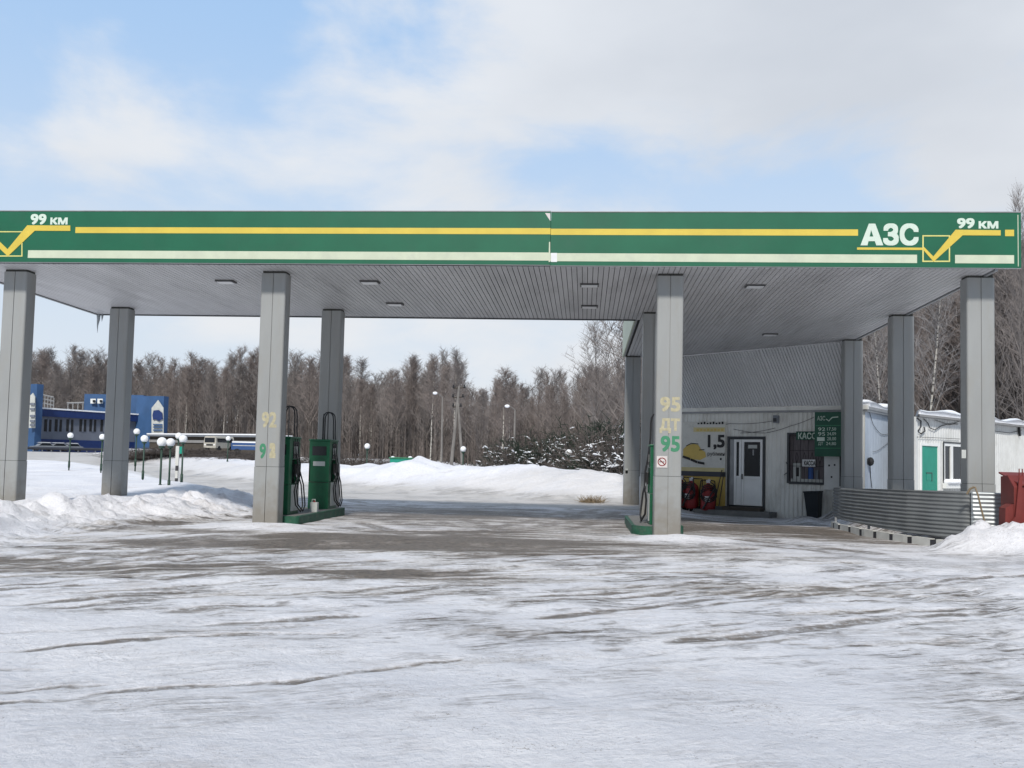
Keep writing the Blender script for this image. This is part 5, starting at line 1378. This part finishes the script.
# tree line: photo column -> distance and the height of the tops in the photo
def line_Y(x): return float(np.interp(x, [-60,0,150,300,420,520,600,680,800,900,1024,1100], [150,146,140,128,118,106,92,84,76,68,62,60]))
def line_top(x): return float(np.interp(x, [-60,27,60,110,160,240,300,350,380,420,440,475,500,540,575,600,700,860,900,960,1000,1024,1100], [358,358,356,358,366,358,366,364,374,368,364,388,391,383,388,374,345,320,305,290,275,268,262]))
ltop = 'bare grey-brown tree in the dense forest line behind the left half of the station'
rtop = 'bare grey-brown tree in the forest behind the kiosk and right columns'
lb = 'thin white-barked birch at the forest edge behind the left half of the station'
rb_ = 'thin white-barked birch at the forest edge behind the kiosk and right columns'
cnt = 0
for row in range(4):
    x = -70.+row*5
    while x < 1120:
        Yd = line_Y(x)+row*9+rd.uniform(-4,4)
        if 640 < x < 850 and row > 0: x += 40; continue
        if not (640 < x < 845 and rd.random() < .4):
            hzx = 461.8+.023*(x-585); ytop = line_top(x)+rd.uniform(-9,16)-row*1
            H = EYE+(hzx-ytop)*Yd/F; p = atx(x, Yd, 2); g_ = gz(p.x, p.y); H = max(7, H-g_)
            bir = rd.random() < (.30 if row == 0 else .15)
            key = rd.choice(['b0','b1','b2'] if bir else ['d0','d1','d2','d3'])
            left = x < 660
            plant(key, p.x, p.y, H, rd.uniform(0,6.28), (lb if left else rb_) if bir else (ltop if left else rtop), 'birch' if bir else 'tree', ('birches' if bir else 'trees')+(' in the left forest line' if left else ' in the right forest'), sxy=rd.uniform(.9,1.35))
            cnt += 1
        x += rd.uniform(9,17)*(1 if row < 2 else 1.15)
# nearer trees that stand out
def near(key, x, Yd, ytop, label, cat='tree', sxy=1.0, rz=0):
    hzx = 461.8+.023*(x-585); p = atx(x, Yd, 1); H = EYE+(hzx-ytop)*Yd/F-gz(p.x, p.y); plant(key, p.x, p.y, H, rz, label, cat, None, sxy)
near('n0', 628, 62, 300, 'large spreading bare tree just left of the rear kiosk column', sxy=1.25)
near('n1', 596, 70, 330, 'frosty spreading bare tree left of the large tree by the rear kiosk column', sxy=1.15, rz=1)
near('n0', 660, 66, 300, 'large bare tree behind the canopy extension', sxy=1.1, rz=2)
near('nb', 926, 44, 262, 'white forked birch between the two rightmost columns', 'birch', 1.1, .3)
near('nb', 886, 50, 300, 'smaller white birch beside the third right column', 'birch', .9, 2.2)
near('n1', 1024, 46, 212, 'tall thin frosty tree rising over the right end of the green fascia', sxy=.45, rz=.5)
near('n0', 1050, 50, 215, 'tall bare tree at the right edge behind the outbuilding', sxy=.9, rz=2.5)
near('b0', 430, 92, 356, 'left birch of the white-trunked pair behind the street light', 'birch', 1, .2); near('b2', 452, 90, 352, 'tall birch right behind the forked utility pole', 'birch', 1, 1.3)
near('b1', 502, 96, 369, 'pale branching birch standing above the forest right of the utility pole', 'birch', 1.4, 1.1)

# distant wood mass behind the tree line and its undergrowth (nobody could count it)
def mass(name, N_, xr, dY, topf, mats, hmin, stems=True, twn=26, wid=.05, seed=1):
    r_ = np.random.default_rng(seed); V = []; Fi = []; k = 0
    for i in range(N_):
        x = r_.uniform(*xr)
        if 655 < x < 845 and r_.random() < .6: continue
        Yd = line_Y(x)+r_.uniform(*dY); hzx = 461.8+.023*(x-585)
        p = atx(x, Yd, 1.6); g_ = .6 if p.x > -25 else 1.5
        H = max(hmin, topf(x, hzx, Yd, r_))
        ph = r_.uniform(0, 6.28); c, s_ = math.cos(ph), math.sin(ph)
        if stems:
            V += [(p.x-.10,p.y,g_-.5),(p.x+.10,p.y,g_-.5),(p.x,p.y,g_+H)]; Fi.append((k,k+1,k+2)); k += 3
        m_ = r_.random((twn, 6))
        for j in range(twn):
            t = .12+.86*m_[j,0]; a = 6.28*m_[j,1]; L_ = H*(.10+.12*m_[j,2])*(1.2-t*.7)
            bx, by, bz_ = p.x+(m_[j,4]-.5)*H*.16*(1.2-t), p.y+(m_[j,5]-.5)*H*.16, g_+H*t*.95
            ex, ey, ez = bx+math.cos(a)*L_*.5, by+math.sin(a)*L_*.5, bz_+L_*(.5+.5*m_[j,3])
            V += [(bx-wid,by,bz_),(bx+wid,by,bz_+.02),(ex,ey,ez)]; Fi.append((k,k+1,k+2)); k += 3
    me = bpy.data.meshes.new(name); me.from_pydata(V, [], Fi); me.materials.append(mats); me.update()
    o = bpy.data.objects.new(name, me); C.objects.link(o); o['kind'] = 'stuff'; o['label'] = 'dense bare wood and undergrowth forming the dark forest mass'; o['category'] = 'forest'
    return o
tp = lambda x, hzx, Yd, r_: (hzx-line_top(x)-r_.uniform(0,15))*Yd/F*r_.uniform(.9,1.0)
mass('forest', 3800, (-110,1160), (4,46), tp, M['twig'], 5, twn=46, wid=.03, seed=2)
mass('undergrowth', 3200, (-110,1160), (-7,34), lambda x, hzx, Yd, r_: r_.uniform(2.0,6.5), M['brush'], 2, twn=34, wid=.035, seed=3)['label'] = 'tangled dark undergrowth along the foot of the forest'

# ------------------------------------------------------------------ bushes
def bush_mesh(seed, n, H, W, m_, thick=.012, up=.7):
    rd_ = random.Random(seed); segs = []; tips = []
    for i in range(n):
        a = rd_.uniform(0,6.28); el = rd_.uniform(.35,1.45); l = H*rd_.uniform(.5,1.1)
        r0 = W*.35*math.sqrt(rd_.random()); b0 = Vector((r0*math.cos(a), r0*math.sin(a), -.1)); d = Vector((math.cos(a)*math.cos(el)*W/H, math.sin(a)*math.cos(el)*W/H, math.sin(el)))
        q1 = b0+d*l*.55; q2 = q1+(d+Vector((rd_.uniform(-.4,.4),rd_.uniform(-.4,.4),-.1+up*.3)))*l*.4
        segs.append(([b0,q1,q2],[thick*1.6,thick,thick*.5]))
        for k in range(7):
            u = rd_.uniform(.3,1); c0 = b0.lerp(q1, u) if rd_.random() < .5 else q1.lerp(q2, u); e = c0+Vector((rd_.uniform(-1,1),rd_.uniform(-1,1),rd_.uniform(-.2,.9)))*H*.16
            segs.append(([c0,e],[thick*.8,thick*.4])); tips.append(e); tips.append(c0)
    return seg_mesh('branches', segs, m_, 3), tips
def snow_clumps(tips, k, r, seed):
    rd_ = random.Random(seed); mb = MB(); tips = [t_ for t_ in tips if t_.z < 2.35]; cen = rd_.sample(tips, 16)
    for i in range(k):
        t = min(rd_.sample(tips, 14), key=lambda q: min((q-c_).length for c_ in cen)) if rd_.random() < .8 else rd_.choice(tips)
        a_ = rd_.uniform(0, 6.28); L_ = r*rd_.uniform(1.2, 4.2); d = Vector((math.cos(a_), math.sin(a_), rd_.uniform(-.55,.25)))*L_
        rr = r*rd_.uniform(.35, .95)
        mb.tube([t-d, t-d*.4+Vector((0,0,rr*.5)), t+d*.35+Vector((0,0,rr*.3)), t+d], [rr*.15, rr*rd_.uniform(.6,1.1), rr*rd_.uniform(.5,1), rr*.12], M['snow'], 6)
    me = mb.build('snow_load', None, smooth=True); d = me.data; bpy.data.objects.remove(me); return d
BP = []
for s_ in range(3):
    bm_, tips = bush_mesh(20+s_, 230, 2.6, 2.4, M['brush'] if s_ else M['pine'], .019); BP.append((bm_, snow_clumps(tips, 380, .046, s_)))
fb, _t = bush_mesh(30, 300, 2.0, 2.6, M['frost'], .013); FB_ = (fb, None)
kb_, _t = bush_mesh(33, 260, 2.0, 2.6, M['brush'], .014); KB_ = (kb_, None)
def bush(x, Yd, ytop, W, var, label, nm='snowy_bush', cat='bush', group=None, rz=None):
    hzx = 461.8+.023*(x-585); p = atx(x, Yd, 1); g_ = gz(p.x, p.y)-.1; H = EYE+(hzx-ytop)*Yd/F-g_
    o = empty(nm, (p.x,p.y,g_), rd.uniform(0,6.28) if rz is None else rz); o.scale = (W/2.4, W/2.4, H/2.7)
    for n_, me_ in (('branches', var[0]), ('snow_load', var[1])):
        if me_ is None: continue
        c_ = bpy.data.objects.new(n_, me_); C.objects.link(c_); c_.parent = o
        if n_ == 'snow_load': c_['kind'] = 'stuff'
    tag(o, label, cat, group)
SB = 'dark bush loaded with snow clumps behind the snow bank'
for x, Yd, yt, W in ((522,47,438,2.4),(540,49,429,2.8),(556,47,434,2.8),(575,50,424,3),(592,46,434,2.6),(612,44,428,3),(628,42,424,3),(604,42,448,2.2),(508,50,440,2.4),(582,44,444,2.2),(618,48,412,3.2),(560,54,420,3.2),(590,54,415,3.0)):
    bush(x, Yd, yt, W, rd.choice(BP), SB, group='snow loaded bushes left of the rear kiosk column')
for x, Yd, yt, W in ((432,55,461,2.2),(446,56,456,2.6),(458,57,455,2.8),(472,55,457,2.8),(486,54,459,2.6),(498,53,462,2.4)):
    bush(x, Yd, yt, W, FB_, 'low frosted grey bush behind the bank by the utility pole', 'frosted_bush', group='frosted bushes by the utility pole')
for x, Yd, yt, W in ((150,66,443,3.4),(163,67,444,3.4),(178,66,443,3.6),(192,67,446,3.6),(206,66,447,3.6),(221,65,446,3.6),(236,64,447,3.6),(250,63,447,3.4),(262,62,446,3.4),(274,62,446,3.4),(345,60,444,3.2),(358,60,448,3),(376,61,450,3),(420,60,452,3),(345,66,440,3.5),(405,66,448,3.5),(135,68,449,3),(240,69,444,3)):
    bush(x, Yd, yt, W, KB_, 'leafless brown roadside bush behind the far snow bank', 'leafless_bush', group='leafless bushes behind the far snow bank')
# dry tuft in the bank and a few frozen lumps
mb = MB(); p = on_ground(592, 491, .5)
rdd = random.Random(2)
for i in range(160):
    a = rdd.uniform(0,6.28); r_ = rdd.uniform(0,.5); b0 = Vector((r_*math.cos(a), r_*.5*math.sin(a), 0)); mb.tube([b0, b0+Vector((rdd.uniform(-.35,.35),rdd.uniform(-.2,.2),rdd.uniform(.05,.3)))], [.012,.004], M['rope'], 3, False)
tg = mb.build('dry_grass_tuft', loc=(p.x,p.y,gz(p.x,p.y))); tag(tg, 'tuft of dry yellow grass poking from the snow bank left of the rear kiosk column', 'grass tuft')

# ------------------------------------------------------------------ render settings
sc.view_settings.view_transform = 'Standard'; sc.view_settings.look = 'None'; sc.view_settings.exposure = .22; sc.view_settings.gamma = 1
sc.render.engine = 'CYCLES'; sc.cycles.max_bounces = 6; sc.cycles.diffuse_bounces = 3; sc.cycles.use_denoising = True
print('trees', cnt)
